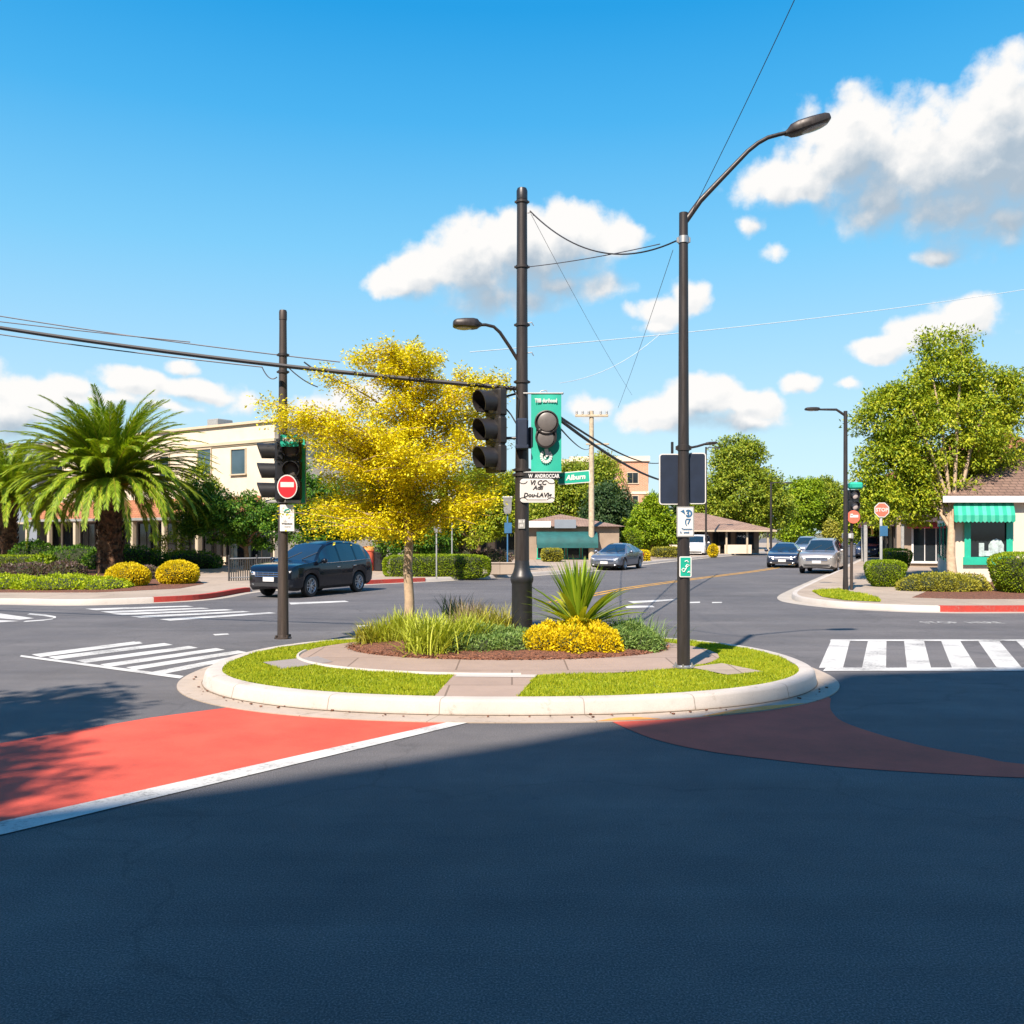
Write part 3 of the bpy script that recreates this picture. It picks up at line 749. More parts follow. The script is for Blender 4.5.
# banner
bw = (561 - 531) / FPX * PY; bz0, bz1 = L_(472), L_(395)
V = []; F = []; nx, nz = 10, 24
for side, off in ((0, 0), (1, .006)):
    for j in range(nz+1):
        for i in range(nx+1):
            u, v = i/nx, j/nz
            V.append((lx(531) + bw*u, -.10 + off + .018*math.sin(u*5 + v*2.2)*(1-abs(2*v-1)**4) , bz0 + (bz1-bz0)*v))
for side in (0, 1):
    b = side*(nx+1)*(nz+1)
    for j in range(nz):
        for i in range(nx): F.append((b+j*(nx+1)+i, b+j*(nx+1)+i+1, b+(j+1)*(nx+1)+i+1, b+(j+1)*(nx+1)+i))
bn = MB().add(V, F).build('banner', M['teal'], cp)
mb = MB().tube([(.02, -.10, bz1+.012), (lx(561.8), -.10, bz1+.012)], .014, 8).ell((lx(562), -.10, bz1+.012), (.022,)*3, 10, 6)
mb.tube([(lx(539), -.10, bz1), (lx(541), -.1, bz1+.05), (lx(546), -.1, bz1+.06), (lx(547), -.1, bz1+.03)], .008, 6)
mb.build('banner_rod', M['greysteel'], cp); MB().tube([(.02, -.10, bz0-.012), (lx(561), -.10, bz0-.012)], .012, 8).build('banner_rod', M['greysteel'], cp)
text('TIIB durihood', .088, M['white'], bn, (lx(545.6), -.128, L_(401.8)), sx=.72, ext=.003)
# crest: white oval with leaf shapes
cr = MB()
T = Matrix.Translation((lx(545.8), -.128, L_(457)))
for k in range(13):
    a0 = R(125 + 290*k/13); a1 = R(125 + 290*(k+1)/13); ri = .055; ro = .10
    f = lambda a, q: (q*math.cos(a), 0, q*1.12*math.sin(a))
    cr.face([T @ Vector(f(a0, ri)), T @ Vector(f(a1-.05, ri)), T @ Vector(f(a1-.1, ro)), T @ Vector(f(a0, ro))])
cr.face([T @ Vector(p) for p in ((-.03, 0, .12), (.03, 0, .13), (.05, 0, .02), (.0, 0, -.015), (-.015, 0, .05))])
cr.face([T @ Vector(p) for p in ((-.04, 0, -.02), (-.01, 0, -.05), (.0, 0, -.03), (-.02, 0, .01))])
cr.build('emblem', M['white'], bn, smooth=False)
# two-lens signal in front of the banner
h2 = MB(); T = Matrix.Translation((lx(546), -.20, L_(424))) @ Matrix.Rotation(R(90), 4, 'X')
h2.lathe([(.185, -.08), (.195, .0), (.195, .05), (.178, .055), (.170, .02)], 26, T)
T2 = Matrix.Translation((lx(545.5), -.19, L_(438.5))) @ Matrix.Rotation(R(90), 4, 'X')
h2.lathe([(.165, -.07), (.175, .0), (.175, .035), (.155, .04), (.15, .015)], 22, T2)
h2.bbox((lx(546), -.14, L_(432)), (.33, .08, .36), .04)
hh = h2.build('signal_head', M['housing'], cp)
lensg = plain('smoked_lens', (.11, .10, .095), .4, 0, .1, 12)
MB().lathe([(.150, 0), (.150, .03), (.12, .042), (.02, .046)], 24, Matrix.Translation((lx(546.6), -.21, L_(423.6))) @ Matrix.Rotation(R(90), 4, 'X')).build('lens', lensg, hh)
MB().lathe([(.130, 0), (.130, .02), (.10, .030), (.02, .032)], 22, Matrix.Translation((lx(545.2), -.20, L_(439.6))) @ Matrix.Rotation(R(90), 4, 'X')).build('lens', lensg, hh)
# street name blades and scroll sign
p_ = plate(cp, 'street_name_sign', (lx(540), -.11, L_(476.6)), .58, .115, M['black'], None, 0, .01)
text('W  ANDROCCAR', .085, M['white'], p_, (.06, -.011, 0), sx=.74)
p_ = plate(cp, 'street_name_sign', (lx(574), .02, L_(477.5)), .54, .20, M['green_sign'], M['white'], -R(14), .02); p_.rotation_euler = (0, -R(4), -R(14))
text('Alburn', .115, M['white'], p_, (.03, -.014, 0), sx=1.0, shear=.2)
MB().tube([(0, 0, L_(476.6)), (lx(575), .09, L_(477.5))], .016, 8).build('sign_bracket', M['black'], cp)
p_ = plate(cp, 'scroll_sign', (lx(537), -.135, L_(491)), .56, .385, M['cream_sign'], M['white'], 0, .06)
text('Vi CC', .105, M['black'], p_, (.01, -.014, .125), shear=.25); text('Adli', .095, M['black'], p_, (.01, -.014, .045), shear=.25)
text('Dou-LAVIg', .098, M['black'], p_, (.0, -.014, -.075), shear=.2)
mb = MB()
for sx in (-1, 1):
    for sz in (-1, 1):
        MB().tube([(sx*(.245 - .07*math.cos(a)*t), -.013, sz*(.15 - .05*math.sin(a)*t)) for a, t in ((0, 1.2), (.6, 1), (1.2, .8), (1.9, .7), (2.6, .6))], .006, 5).build('scrollwork', M['black'], p_)
MB().tube([(-.17, -.013, -.150), (.15, -.013, -.150)], .004, 5).build('underline', M['black'], p_)
p_ = plate(cp, 'notice_plate', (lx(521.5), -.125, L_(524)), .11, .15, M['greysteel'], None, 0, .01)
text('B5 8', .05, M['white'], p_, (0, -.011, .035)); text('EB', .05, M['white'], p_, (0, -.011, -.03))

# ---- right pole
b = P(683.5, 667, .176); RY = b.y
rpole = thing('street_light_pole', b, 'dark bronze street light with long bent arm and two navy back panels', 'street light')
L2 = lambda y: CAMH + (HY - y) / FPX * RY - b.z
def rx(px): return (px - 512) / FPX * RY - b.x
MB().lathe([(.088, 0), (.086, L2(560)), (.072, L2(420)), (.060, L2(213))], 18).build('pole', M['pole'], rpole)
fl = MB().lathe([(.10, 0), (.10, .02), (.092, .03)], 18)
for k in range(6):
    a = 2*PI*k/6 + .3; fl.lathe([(.016, .0), (.016, .035), (.009, .036), (.009, .055)], 6, Matrix.Translation((.125*math.cos(a), .125*math.sin(a), 0)))
fl.lathe([(.15, 0), (.15, .014)], 8).build('base_flange', M['steel'], rpole)
band(rpole, L2(240), .061, .10, mat=M['steel']); band(rpole, L2(448), .074, .08)
MB().tube([(.02, 0, L2(222)), (rx(700), 0, L2(201)), (rx(722), 0, L2(178)), (rx(748), 0, L2(151)), (rx(758), 0, L2(143)), (rx(768), 0, L2(137.5)), (rx(779), 0, L2(134.5)), (rx(788), 0, L2(132.5))], [.042, .038, .034, .030, .029, .028, .027, .027], 12).build('lamp_arm', M['pole'], rpole)
lamp_head(rpole, (rx(785), 0, L2(134)), (1, -.05, .32), .62, .30, .19)
for (xa, xb, ya, yb) in ((659.5, 680.5, 453.5, 504.5), (688.5, 706.5, 452.5, 504)):
    w = (xb-xa)/FPX*RY; h = (yb-ya)/FPX*RY
    o = plate(rpole, 'back_panel', (rx((xa+xb)/2), .06, L2((ya+yb)/2)), w, h, M['navy'], M['white'], 0, .04, .03)
MB().tube([(rx(662), .075, L2(470)), (rx(704), .075, L2(470))], .02, 8).tube([(rx(662), .075, L2(492)), (rx(704), .075, L2(492))], .02, 8).build('panel_bracket', M['black'], rpole)
MB().bbox((rx(673.5), .1, L2(447)), (.035, .03, .16), .006).build('antenna', M['black'], rpole)
MB().tube([(0, 0, L2(449)), (rx(698), .05, L2(446)), (rx(706), .1, L2(443.5)), (rx(712), .1, L2(443))], .016, 8).build('side_arm', M['pole'], rpole)
lamp_head(rpole, (rx(706), .1, L2(443.4)), (1, .1, .1), .18, .10, .05)
p_ = plate(rpole, 'parking_sign', (rx(684), -.09, L2(521.8)), .235, .41, M['white'], M['greysteel'], 0, .012)
sb = MB()
sb.face([(-.07, -.013, .14), (-.02, -.013, .165), (-.01, -.013, .13), (.0, -.013, .09), (-.03, -.013, .115)])
for k in range(9):
    a0, a1 = R(-120 + 27*k), R(-120 + 27*(k+1)); c = (.04, .11)
    sb.face([(c[0]+r_*math.cos(a), -.013, c[1]+r_*math.sin(a)) for a, r_ in ((a0, .03), (a1, .03), (a1, .055), (a0, .055))])
sb.build('symbol', M['blue_sign'], p_, smooth=False)
text('3', .11, M['blue_sign'], p_, (.03, -.014, .11)); text('(7', .10, M['blue_sign'], p_, (.03, -.014, -.0)); text('Tammmm', .036, M['blue_sign'], p_, (.02, -.014, -.10)); text('R.  asteb', .036, M['blue_sign'], p_, (-.01, -.014, -.145))
p_ = plate(rpole, 'bicycle_route_sign', (rx(684), -.095, L2(566.5)), .165, .28, M['green_sign'], M['white'], 0, .02)
mb = MB()
for (pts) in (((-.03, -.07), (-.05, -.04), (-.03, -.02), (.0, -.04), (-.02, -.07)), ((.0, .0), (.02, .03), (.055, .02), (.02, .0), (.0, -.04)), ((.03, -.08), (.05, -.06), (.06, -.08)), ((-.01, .07), (.02, .085), (.04, .06))):
    mb.tube([(x, -.013, z) for x, z in pts], .008, 5)
mb.build('symbol', M['white'], p_)

# ---- left pole
b = P(283, 638.5, .172); LY = b.y
lpole = thing('signal_pole', b, 'brown signal pole with a red do not enter disc and white notice', 'traffic signal pole')
L3 = lambda y: CAMH + (HY - y) / FPX * LY - b.z
def lxx(px): return (px - 512) / FPX * LY - b.x
MB().lathe([(.098, 0), (.085, L3(560)), (.074, L3(400)), (.062, L3(319))], 18).build('pole', M['pole2'], lpole)
MB().lathe([(.068, L3(320)), (.068, L3(312)), (.058, L3(310.3)), (.01, L3(310))], 16).build('cap', M['pole2'], lpole)
fl = MB().lathe([(.15, 0), (.15, .02), (.11, .03), (.105, .07)], 16)
for k in range(4): a = PI/4 + k*PI/2; fl.lathe([(.02, 0), (.02, .05)], 6, Matrix.Translation((.135*math.cos(a), .135*math.sin(a), .015)))
fl.build('base_flange', M['pole2'], lpole)
for y in (355, 372, 440, 501): band(lpole, L3(y), .075 if y < 400 else .084, .05)
signal(lpole, (lxx(274.5), 0, L3(471.5)), -R(72), 1.02, .38, .15, 3, .30, M['black'])
hd = signal(lpole, (lxx(291.6), -.05, L3(470)), R(9), 1.05, .36, .16, 3, .16, M['black'])
plate(lpole, 'backplate', (lxx(292), .13, L3(469.5)), .42, 1.18, M['teal'], M['steel'], R(9), .02)
p_ = plate(lpole, 'street_name_sign', (lxx(292.5), -.22, L3(442)), .30, .20, M['green_sign'], None, R(9), .02); text('Mapou', .09, M['white'], p_, (0, -.011, .02), sx=.9)
T = Matrix.Translation((lxx(291), -.26, L3(487.5))) @ Matrix.Rotation(R(9), 4, 'Z') @ Matrix.Rotation(R(90), 4, 'X') @ Matrix.Diagonal((.82, 1, 1, 1))
dn = MB().lathe([(.205, 0), (.205, .008)], 28, T).build('do_not_enter_sign', M['white'], lpole, smooth=False)
MB().lathe([(.185, .008), (.185, .011)], 28, T).build('sign_face', M['red_sign'], dn, smooth=False)
MB().bbox((0, .035, .0125), (.27, .085, .004), .001, T).build('white_bar', M['white'], dn, smooth=False)
MB().bbox((lxx(284), -.05, L3(501.5)), (.6, .07, .05), .01).build('sign_bracket', M['greysteel'], lpole)
p_ = plate(lpole, 'notice_sign', (lxx(288.6), -.105, L3(518)), .245, .455, M['white'], None, 0, .012)
MB().tube([(-.05, -.011, .10), (-.02, -.011, .14), (.03, -.011, .15), (.05, -.011, .11), (.0, -.011, .09), (-.03, -.011, .11)], .012, 5).build('symbol', M['green_sign'], p_)
text('LL', .06, M['greysteel'], p_, (-.03, -.01, -.05)); text('Wehntom', .045, M['black'], p_, (0, -.01, -.10)); text('munren', .035, M['greysteel'], p_, (.01, -.01, -.15))

# ================================================================== OVERHEAD CABLES
def cable(pts, r, label, name='overhead_cable', sag=0, mat=None, n=24, group='cables strung over the junction', cat='cable'):
    a, c = Vector(pts[0]), Vector(pts[-1])
    pp = [a.lerp(c, k/n) + Vector((0, 0, -4*sag*(k/n)*(1-k/n))) for k in range(n+1)]
    mid = pp[0].copy()
    o = MB().tube([p - mid for p in pp], r, 6).build(name, mat or M['cable'], loc=mid); setp(o, label, cat, group); return o
Lp, Cp = LY, PY
cable([Q(-420, 246, 17.6), Q(516, 388.5, PY - .1)], .038, 'thickest black overhead cable, running across the left pole to the banner pole', sag=.32)
cable([Q(-420, 234, 17.8), Q(340, 362, 16.4)], .011, 'topmost thin dark wire from the upper left, passing above the thick black cable', sag=.22, mat=M['wire'])
cable([Q(-420, 262, 17.2), Q(190, 342, 16.2)], .010, 'thin wire merging into the thick black cable above the palm', sag=.10, mat=M['wire'])
cable([Q(-420, 258, 16.9), Q(262, 367, LY)], .011, 'thin sagging wire below the thick cable, ending beside the brown pole', sag=.18, mat=M['wire'])
cable([Q(262, 367, LY), Q(277, 377, LY)], .010, 'short looped pigtail wire hanging at the side of the brown pole', sag=.10, mat=M['wire'])
cable([Q(286, 365, LY), Q(318, 387, 15.8)], .010, 'short wire leaving the brown pole into the yellow tree', sag=.05, mat=M['wire'])
cable([Q(304, 362, LY-.3), Q(345, 384, 15.6)], .013, 'dark drop wire splitting off the thick cable by the yellow tree', sag=.04, mat=M['wire'])
cable([Q(530, 211, PY), Q(676, 241, RY)], .011, 'slack dark cable drooping between the tops of the two tall poles', sag=.40)
cable([Q(527, 267, PY), Q(660, 244, RY+.3)], .007, 'taut thin wire between the two tall poles below the slack cable', sag=.03, mat=M['wire'])
cable([Q(531, 214, PY), Q(632, 395, 30)], .004, 'very thin wire slanting down right from the banner pole top', sag=.1, mat=M['wire'])
cable([Q(673, 250, RY), Q(618, 408, 24)], .004, 'very thin wire slanting down left from the street light clamp', sag=.05, mat=M['wire'])
cable([Q(560, 383, 26), Q(660, 334, 30)], .010, 'faint wire climbing across the sky between the two tall poles', sag=.3, mat=M['palewire'])
cable([Q(692, 212, RY), Q(800, -12, 9)], .005, 'thin dark wire rising from the street light to the top of the sky', sag=.03, mat=M['wire'])
cable([Q(560, 417, PY), Q(660, 463, 40)], .020, 'upper dark wire from the green banner towards the timber utility pole', sag=.25, n=18)
cable([Q(560, 420, PY), Q(700, 478, 40)], .028, 'thick dark wire from the green banner passing the timber utility pole', sag=.55, n=18)
cable([Q(560, 428, PY), Q(590, 448, 50)], .014, 'third wire below the banner, ending on the timber utility pole', sag=.2, n=18)
cable([Q(470, 352, 60), Q(1100, 277, 90)], .030, 'pale line crossing the sky above the leafy tree', sag=.6, mat=M['palewire'])
# ================================================================== BUILDINGS
M['stucco'] = plain('cream_stucco', (.60, .51, .395), .9, 0, .07, 1.2, .3, 40)
M['stucco2'] = plain('pale_stucco', (.42, .355, .26), .9, 0, .08, 1.5, .3, 40)
M['trimcream'] = plain('cream_trim', (.47, .39, .28), .8, 0, .05, 3)
M['greywall'] = plain('slate_grey_wall', (.18, .21, .25), .85, 0, .1, 1, .3, 30)
M['brownwall'] = plain('tan_shop_wall', (.26, .20, .15), .85, 0, .15, 1, .3, 30)
M['darkwood'] = plain('dark_shopfront', (.045, .035, .03), .6, 0, .2, 3)
M['awn_dark'] = plain('dark_awning', (.05, .03, .035), .7, 0, .1, 4)
M['maroon'] = plain('maroon_awning', (.28, .03, .03), .7, 0, .1, 4)
M['amber'] = plain('amber_panel', (.62, .36, .07), .7, 0, .1, 4)
M['tealcloth'] = plain('dark_teal_canvas', (.006, .075, .075), .75, 0, .2, 2)
M['greenframe'] = plain('green_window_frame', (.015, .36, .24), .5, 0, .1, 4)
M['fence'] = metal_pole('dark_fence_metal', (.05, .05, .05))
def tilemat(name, c0, c1, bw=.3, bh=.22):
    m, t, b = newmat(name)
    br = N(t, 'ShaderNodeTexBrick', i_Scale=1.0); br.inputs['Brick Width'].default_value = bw; br.inputs['Row Height'].default_value = bh
    br.inputs['Mortar Size'].default_value = .02; br.inputs['Color1'].default_value = (*c0, 1); br.inputs['Color2'].default_value = (*c1, 1)
    br.inputs['Mortar'].default_value = tuple(x*.45 for x in c0) + (1,)
    uvn = objco(t); t.links.new(uvn, br.inputs['Vector'])
    c = mixc(t, 1, br.outputs[0], ramp(t, noise(t, 1.5, 5, .65), [(.3, (.75,)*3), (.7, (1.15,)*3)]), 'MULTIPLY')
    t.links.new(c, b.inputs['Base Color']); b.inputs['Roughness'].default_value = .85
    bump(t, b, br.outputs['Fac'], .4, .02); return m
M['terracotta'] = tilemat('terracotta_tiles', (.34, .14, .065), (.27, .10, .045))
M['shingle'] = tilemat('brown_shingle', (.19, .12, .09), (.15, .092, .07), .28, .16)
M['pinkroof'] = tilemat('dusty_pink_roof', (.27, .18, .135), (.23, .145, .105), .4, .25)
def brickmat():
    m, t, b = newmat('orange_brick'); cm = t.nodes.new('ShaderNodeMapping'); t.links.new(objco(t), cm.inputs[0]); cm.inputs['Rotation'].default_value = (R(90), 0, 0)
    br = N(t, 'ShaderNodeTexBrick', i_Scale=1.0); br.inputs['Brick Width'].default_value = .5; br.inputs['Row Height'].default_value = .18
    br.inputs['Color1'].default_value = (.50, .22, .12, 1); br.inputs['Color2'].default_value = (.42, .17, .09, 1); br.inputs['Mortar'].default_value = (.45, .36, .28, 1)
    t.links.new(cm.outputs[0], br.inputs['Vector']); t.links.new(br.outputs[0], b.inputs['Base Color']); b.inputs['Roughness'].default_value = .9; return m
M['brick'] = brickmat()
def window(par, x, z, w, h, y=0, fm=None, gm=None, fw=.07, bars=0, M4=None, name='window'):
    """window standing in the local plane y, facing -Y"""
    fm = fm or M['trimcream']; mb = MB()
    for (cx, cz, dx, dz) in ((x, z+h/2+fw/2, w+2*fw, fw), (x-w/2-fw/2, z, fw, h), (x+w/2+fw/2, z, fw, h)): mb.box((cx, y-.03, cz), (dx, .10, dz), M4)
    mb.box((x, y-.05, z-h/2-fw*.6), (w+2*fw+.1, .16, fw*1.2), M4)
    for k in range(bars): mb.box((x - w/2 + w*(k+1)/(bars+1), y-.02, z), (.04, .05, h), M4)
    f = mb.build(name, fm, par, smooth=False)
    MB().box((x, y+.0, z), (w, .03, h), M4).build('pane', gm or M['glassdark'], f, smooth=False); return f
def hiproof(mb, x0, x1, y0, y1, z0, z1, ov=.4):
    x0 -= ov; x1 += ov; y0 -= ov; y1 += ov; d = min(y1-y0, x1-x0)/2
    a, b = (x0+d, (y0+y1)/2, z1), (x1-d, (y0+y1)/2, z1)
    if (y1-y0) > (x1-x0): a, b = ((x0+x1)/2, y0+d, z1), ((x0+x1)/2, y1-d, z1)
    c = [(x0, y0, z0), (x1, y0, z0), (x1, y1, z0), (x0, y1, z0)]; v = c + [a, b]
    if (y1-y0) > (x1-x0): f = [(0,1,4), (1,2,5,4), (2,3,5), (3,0,4,5)]
    else: f = [(0,1,5,4), (1,2,5), (2,3,4,5), (3,0,4)]
    mb.add(v, f + [(0,3,2,1)]); return mb
# ---- cream corner building on the left
C0 = Vector((-13.2, 50, .15)); rz = math.atan2(-6.4, 9.5)
bl = thing('cream_building', C0, 'cream two storey stucco building with flat roof and narrow upstairs windows behind the big palm', 'building', rz=rz)
fd = Vector((math.cos(rz), math.sin(rz)))
def facx(px, o=C0, d=fd):
    k = (px-512)/FPX; # (o.x + t d.x) = k (o.y + t d.y)
    return (k*o.y - o.x) / (d.x - k*d.y)
H = 8.05
MB().box((-12, 5.5, H/2), (24, 11, H)).build('wall', M['stucco'], bl, smooth=False)
mb = MB().box((-12, 5.5, H+.06), (24.3, 11.3, .14)).box((-12, 5.5, H-1.02), (24.24, 11.24, .16)).box((-12, 5.5, H-1.14), (24.12, 11.12, .08))
mb.build('cornice', M['trimcream'], bl, smooth=False)
MB().bbox((facx(190)-.4, 2.5, H+.5), (1.0, 1.2, .8), .04).bbox((facx(197), 2.7, H+.35), (.7, .8, .5), .04).build('roof_vent', M['greysteel'], bl)
for (pa, pb) in ((198, 212), (231.5, 246.5)):
    xa, xb = facx(pa), facx(pb); Yc = C0.y + (xa+xb)/2*fd.y
    za, zb = (533-474)/FPX*Yc + 2 - .15, (533-449.5)/FPX*Yc + 2 - .15
    window(bl, (xa+xb)/2, (za+zb)/2, xb-xa-.1, zb-za, 0, M['trimcream'], plain('blue_grey_glass', (.05, .085, .11), .1, 0, .2, 1), .06, 0)
for px in (60, 100, 140, 165):
    x = facx(px); window(bl, x, 5.7, .9, 1.7, 0, M['trimcream'], None, .06)
for yy in (2.5, 6, 9): window(bl, -yy, 5.7, 1.0, 1.7, 0, M['trimcream'], None, .06, M4=Matrix.Rotation(R(90), 4, 'Z')) if False else None
rf = MB(); xa, xb = facx(48), facx(262)
rf.add([(xa, -1.9, 2.75), (xb, -1.9, 2.75), (xb, -.002, 3.95), (xa, -.002, 3.95), (xa, -1.9, 2.67), (xb, -1.9, 2.67), (xb, -.002, 2.67), (xa, -.002, 2.67)], [(0,1,2,3), (4,7,6,5), (0,4,5,1), (1,5,6,2), (0,3,7,4)])
rf.build('tiled_awning', M['terracotta'], bl, smooth=False)
MB().box(((xa+xb)/2, -1.93, 2.68), (xb-xa+.05, .06, .16)).build('gutter', M['greysteel'], bl, smooth=False)
x = xa + .3
while x < xb:
    MB().bbox((x, -1.75, 1.32), (.26, .26, 2.66), .03).bbox((x, -1.75, .12), (.36, .36, .24), .03).build('column', M['stucco2'], bl); x += 3.1
x = -22.5
while x < -.8:
    window(bl, x, 1.30, 1.55, 2.25, 0, M['darkwood'], None, .12, 1, name='shop_window'); x += 2.15
# ---- slate building at the left edge
g = thing('grey_building', (-47, 61, .15), 'slate grey flat roofed building at the left edge behind the small palm', 'building')
MB().box((7.4, 5, 3.9), (14.8, 10, 7.8)).build('wall', M['greywall'], g, smooth=False)
MB().box((7.4, 5, 7.85), (15.1, 10.3, .14)).build('cornice', M['greysteel'], g, smooth=False)
for k in range(5):
    window(g, 1.5 + k*2.9, 5.6, 1.2, 1.6, 0, M['greysteel'], None, .06); window(g, 1.5 + k*2.9, 1.4, 1.9, 2.1, 0, M['stucco2'], None, .12, 1, name='shop_window')
# ---- low dark shops behind the middle trees
s = thing('shop_building', (-12.8, 64, .15), 'low tan shop with dark windows behind the green street trees', 'building')
MB().box((6.8, 4, 2.2), (13.6, 8, 4.4)).build('wall', M['brownwall'], s, smooth=False)
MB().box((6.8, 4, 4.46), (13.9, 8.3, .14)).build('cornice', M['stucco2'], s, smooth=False)
MB().add([(0, -1.6, 2.75), (13.6, -1.6, 2.75), (13.6, -.003, 3.3), (0, -.003, 3.3), (0, -1.6, 2.5), (13.6, -1.6, 2.5), (13.6, -.003, 2.5), (0, -.003, 2.5)], [(0,1,2,3), (0,4,5,1), (1,5,6,2), (0,3,7,4), (4,7,6,5)]).build('awning', M['awn_dark'], s, smooth=False)
for k in range(6):
    window(s, 1.2 + k*2.25, 1.35, 1.5, 2.1, 0, M['darkwood'], None, .1, 1, name='shop_window')
for k in range(5): MB().bbox((.3 + k*3.2, -1.5, 1.25), (.22, .22, 2.5), .03).build('column', M['stucco2'], s)
# ---- small shop with the teal awning
s = thing('shop_building', (.3, 63, .15), 'small shop with low tiled roof and dark teal canvas awning by the timber utility pole', 'building')
MB().box((3.6, 4, 1.15), (7.2, 8, 2.3)).build('wall', M['brownwall'], s, smooth=False)
hiproof(MB(), -.6, 7.2, 0, 8, 2.31, 3.25).build('roof', M['pinkroof'], s, smooth=False)
MB().bbox((1.2, -.5, 2.45), (2.4, .08, .45), .01).build('sign_board', M['white'], s)
MB().bbox((3.4, -.5, 2.48), (1.5, .08, .6), .01).build('sign_board', M['greywall'], s)
aw = MB(); n = 10
for k in range(n):
    a0, a1 = R(90*k/n), R(90*(k+1)/n)
    aw.face([(1.4, -.12-1.3*math.sin(a0), 1.05+.9*math.cos(a0)), (1.4, -.12-1.3*math.sin(a1), 1.05+.9*math.cos(a1)), (5.6, -.12-1.3*math.sin(a1), 1.05+.9*math.cos(a1)), (5.6, -.12-1.3*math.sin(a0), 1.05+.9*math.cos(a0))])
for xx in (1.4, 5.6): aw.face([(xx, -.12, 1.05)] + [(xx, -.12-1.3*math.sin(R(9*k)), 1.05+.9*math.cos(R(9*k))) for k in range(11)])
aw.box((3.5, -1.41, .95), (4.2, .02, .25))
aw.build('awning', M['tealcloth'], s)
for k in range(4): window(s, 1.9 + k*1.05, .75, .8, 1.3, 0, M['greenframe'], None, .06, 0, name='shop_window')
# ---- brick block and pale block far behind
s = thing('brick_building', (21.2, 140, -.03), 'orange brick apartment block with pale bands rising behind the trees', 'building', rz=R(-6))
MB().box((-6, 7, 6.6), (12, 14, 13.2)).build('wall', M['brick'], s, smooth=False)
MB().box((-6, 7, 13.6), (12.5, 14.5, .8)).build('parapet', M['stucco'], s, smooth=False)
MB().box((-6, 7, 8.3), (12.2, 14.2, .4)).build('band', M['stucco'], s, smooth=False)
for z in (4.0, 7.0, 10.6):
    for k in range(3): window(s, -2.4 - k*3.6, z, 1.6, 1.6, 0, M['stucco2'], None, .12, 1)
    wn_ = thing('w', (0, 0, 0), 'x', 'x'); bpy.data.objects.remove(wn_)
    for k in range(3):
        f = MB().box((.03, 2.5 + k*4, z), (.12, 1.7, 1.7)).build('window', M['stucco2'], s, smooth=False); MB().box((.06, 2.5 + k*4, z), (.12, 1.4, 1.4)).build('pane', M['glassdark'], f, smooth=False)
s = thing('pale_building', (8, 150, -.03), 'long pale flat roofed building far behind the green banner pole', 'building')
MB().box((4.5, 6, 6.2), (11, 12, 12.4)).build('wall', M['stucco'], s, smooth=False)
MB().box((4.5, 6, 12.6), (11.4, 12.4, .5)).build('parapet', M['white'], s, smooth=False)
MB().box((1.5, 4, 13.6), (3, 4, 1.8)).build('penthouse', M['stucco2'], s, smooth=False)
for k in range(4): window(s, .6 + k*2.6, 10.2, 1.5, 1.5, 0, M['white'], None, .12, 1)
# ---- restaurant with low hipped roof
s = thing('restaurant_building', (11.5, 80, .15), 'low restaurant with wide dusty pink roof over an open veranda', 'building')
MB().box((5.6, 6, 1.2), (10.8, 8, 2.4)).build('wall', M['brownwall'], s, smooth=False)
hiproof(MB(), 0, 11.4, 0, 10, 2.12, 3.75, .5).build('roof', M['pinkroof'], s, smooth=False)
MB().box((5.7, -.5, 2.04), (12.4, .06, .14)).build('fascia', M['stucco2'], s, smooth=False)
for k in range(7): MB().bbox((.2 + k*1.84, 0, 1.0), (.16, .16, 2.02), .02).build('column', M['stucco2'], s)
MB().bbox((2.9, .02, .4), (2.2, .12, .8), .02).bbox((8.6, .02, .4), (2.4, .12, .8), .02).build('low_wall', M['stucco'], s)
MB().bbox((6.2, .02, .35), (1.6, .1, .7), .02).build('planter_wall', M['wood'], s)
for k in range(5): window(s, 1.3 + k*2.1, 1.2, 1.5, 1.5, 2.0, M['darkwood'], None, .08, 2)
# ---- white shop on the right with the green awning
RX0, RY0 = 16.4, 33.6
M['shopwall'] = plain('pale_shop_wall', (.56, .49, .40), .9, 0, .06, 1.5, .3, 40)
s = thing('corner_shop', (RX0, RY0, .15), 'cream corner shop with brown shingle roof and bright green striped awning', 'building')
MB().box((7, 6, 1.52), (14, 12, 3.04)).build('wall', M['shopwall'], s, smooth=False)
hiproof(MB(), 0, 14, 0, 12, 3.17, 7.5, .30).build('roof', M['shingle'], s, smooth=False)
mb = MB()
mb.box((7, -.30, 3.10), (14.65, .05, .24)).box((-.30, 6, 3.10), (.05, 12.5, .24)).box((7, -.14, 3.02), (14.5, .28, .06)).box((-.14, 6.1, 3.02), (.28, 12.0, .06))
mb.build('fascia', M['white'], s, smooth=False)
wx0, wx1 = (964-512)/FPX*RY0 - RX0, (1013-512)/FPX*RY0 - RX0
zt_, zb_ = (533-512)/FPX*RY0 + 2 - .15, (533-561)/FPX*RY0 + 2 - .15
window(s, (wx0+wx1)/2, (zt_+zb_)/2, wx1-wx0-.5, zt_-zb_-.3, 0, M['greenframe'], None, .24, 0)
MB().box(((wx0+wx1)/2, -.03, zb_+.15+(zt_-zb_)*.72), (wx1-wx0-.5, .05, .05)).build('window_bar', M['greysteel'], s, smooth=False)
MB().bbox((wx0+.65, -.035, zb_+.42), (.2, .03, .5), .02).ell((wx0+1.2, -.03, zb_+.5), (.3, .02, .34), 8, 5).bbox((wx0+1.05, -.034, zb_+.28), (.9, .03, .2), .03).build('window_display', plain('pale_display', (.34, .42, .42), .6, 0, .35, 9), s)
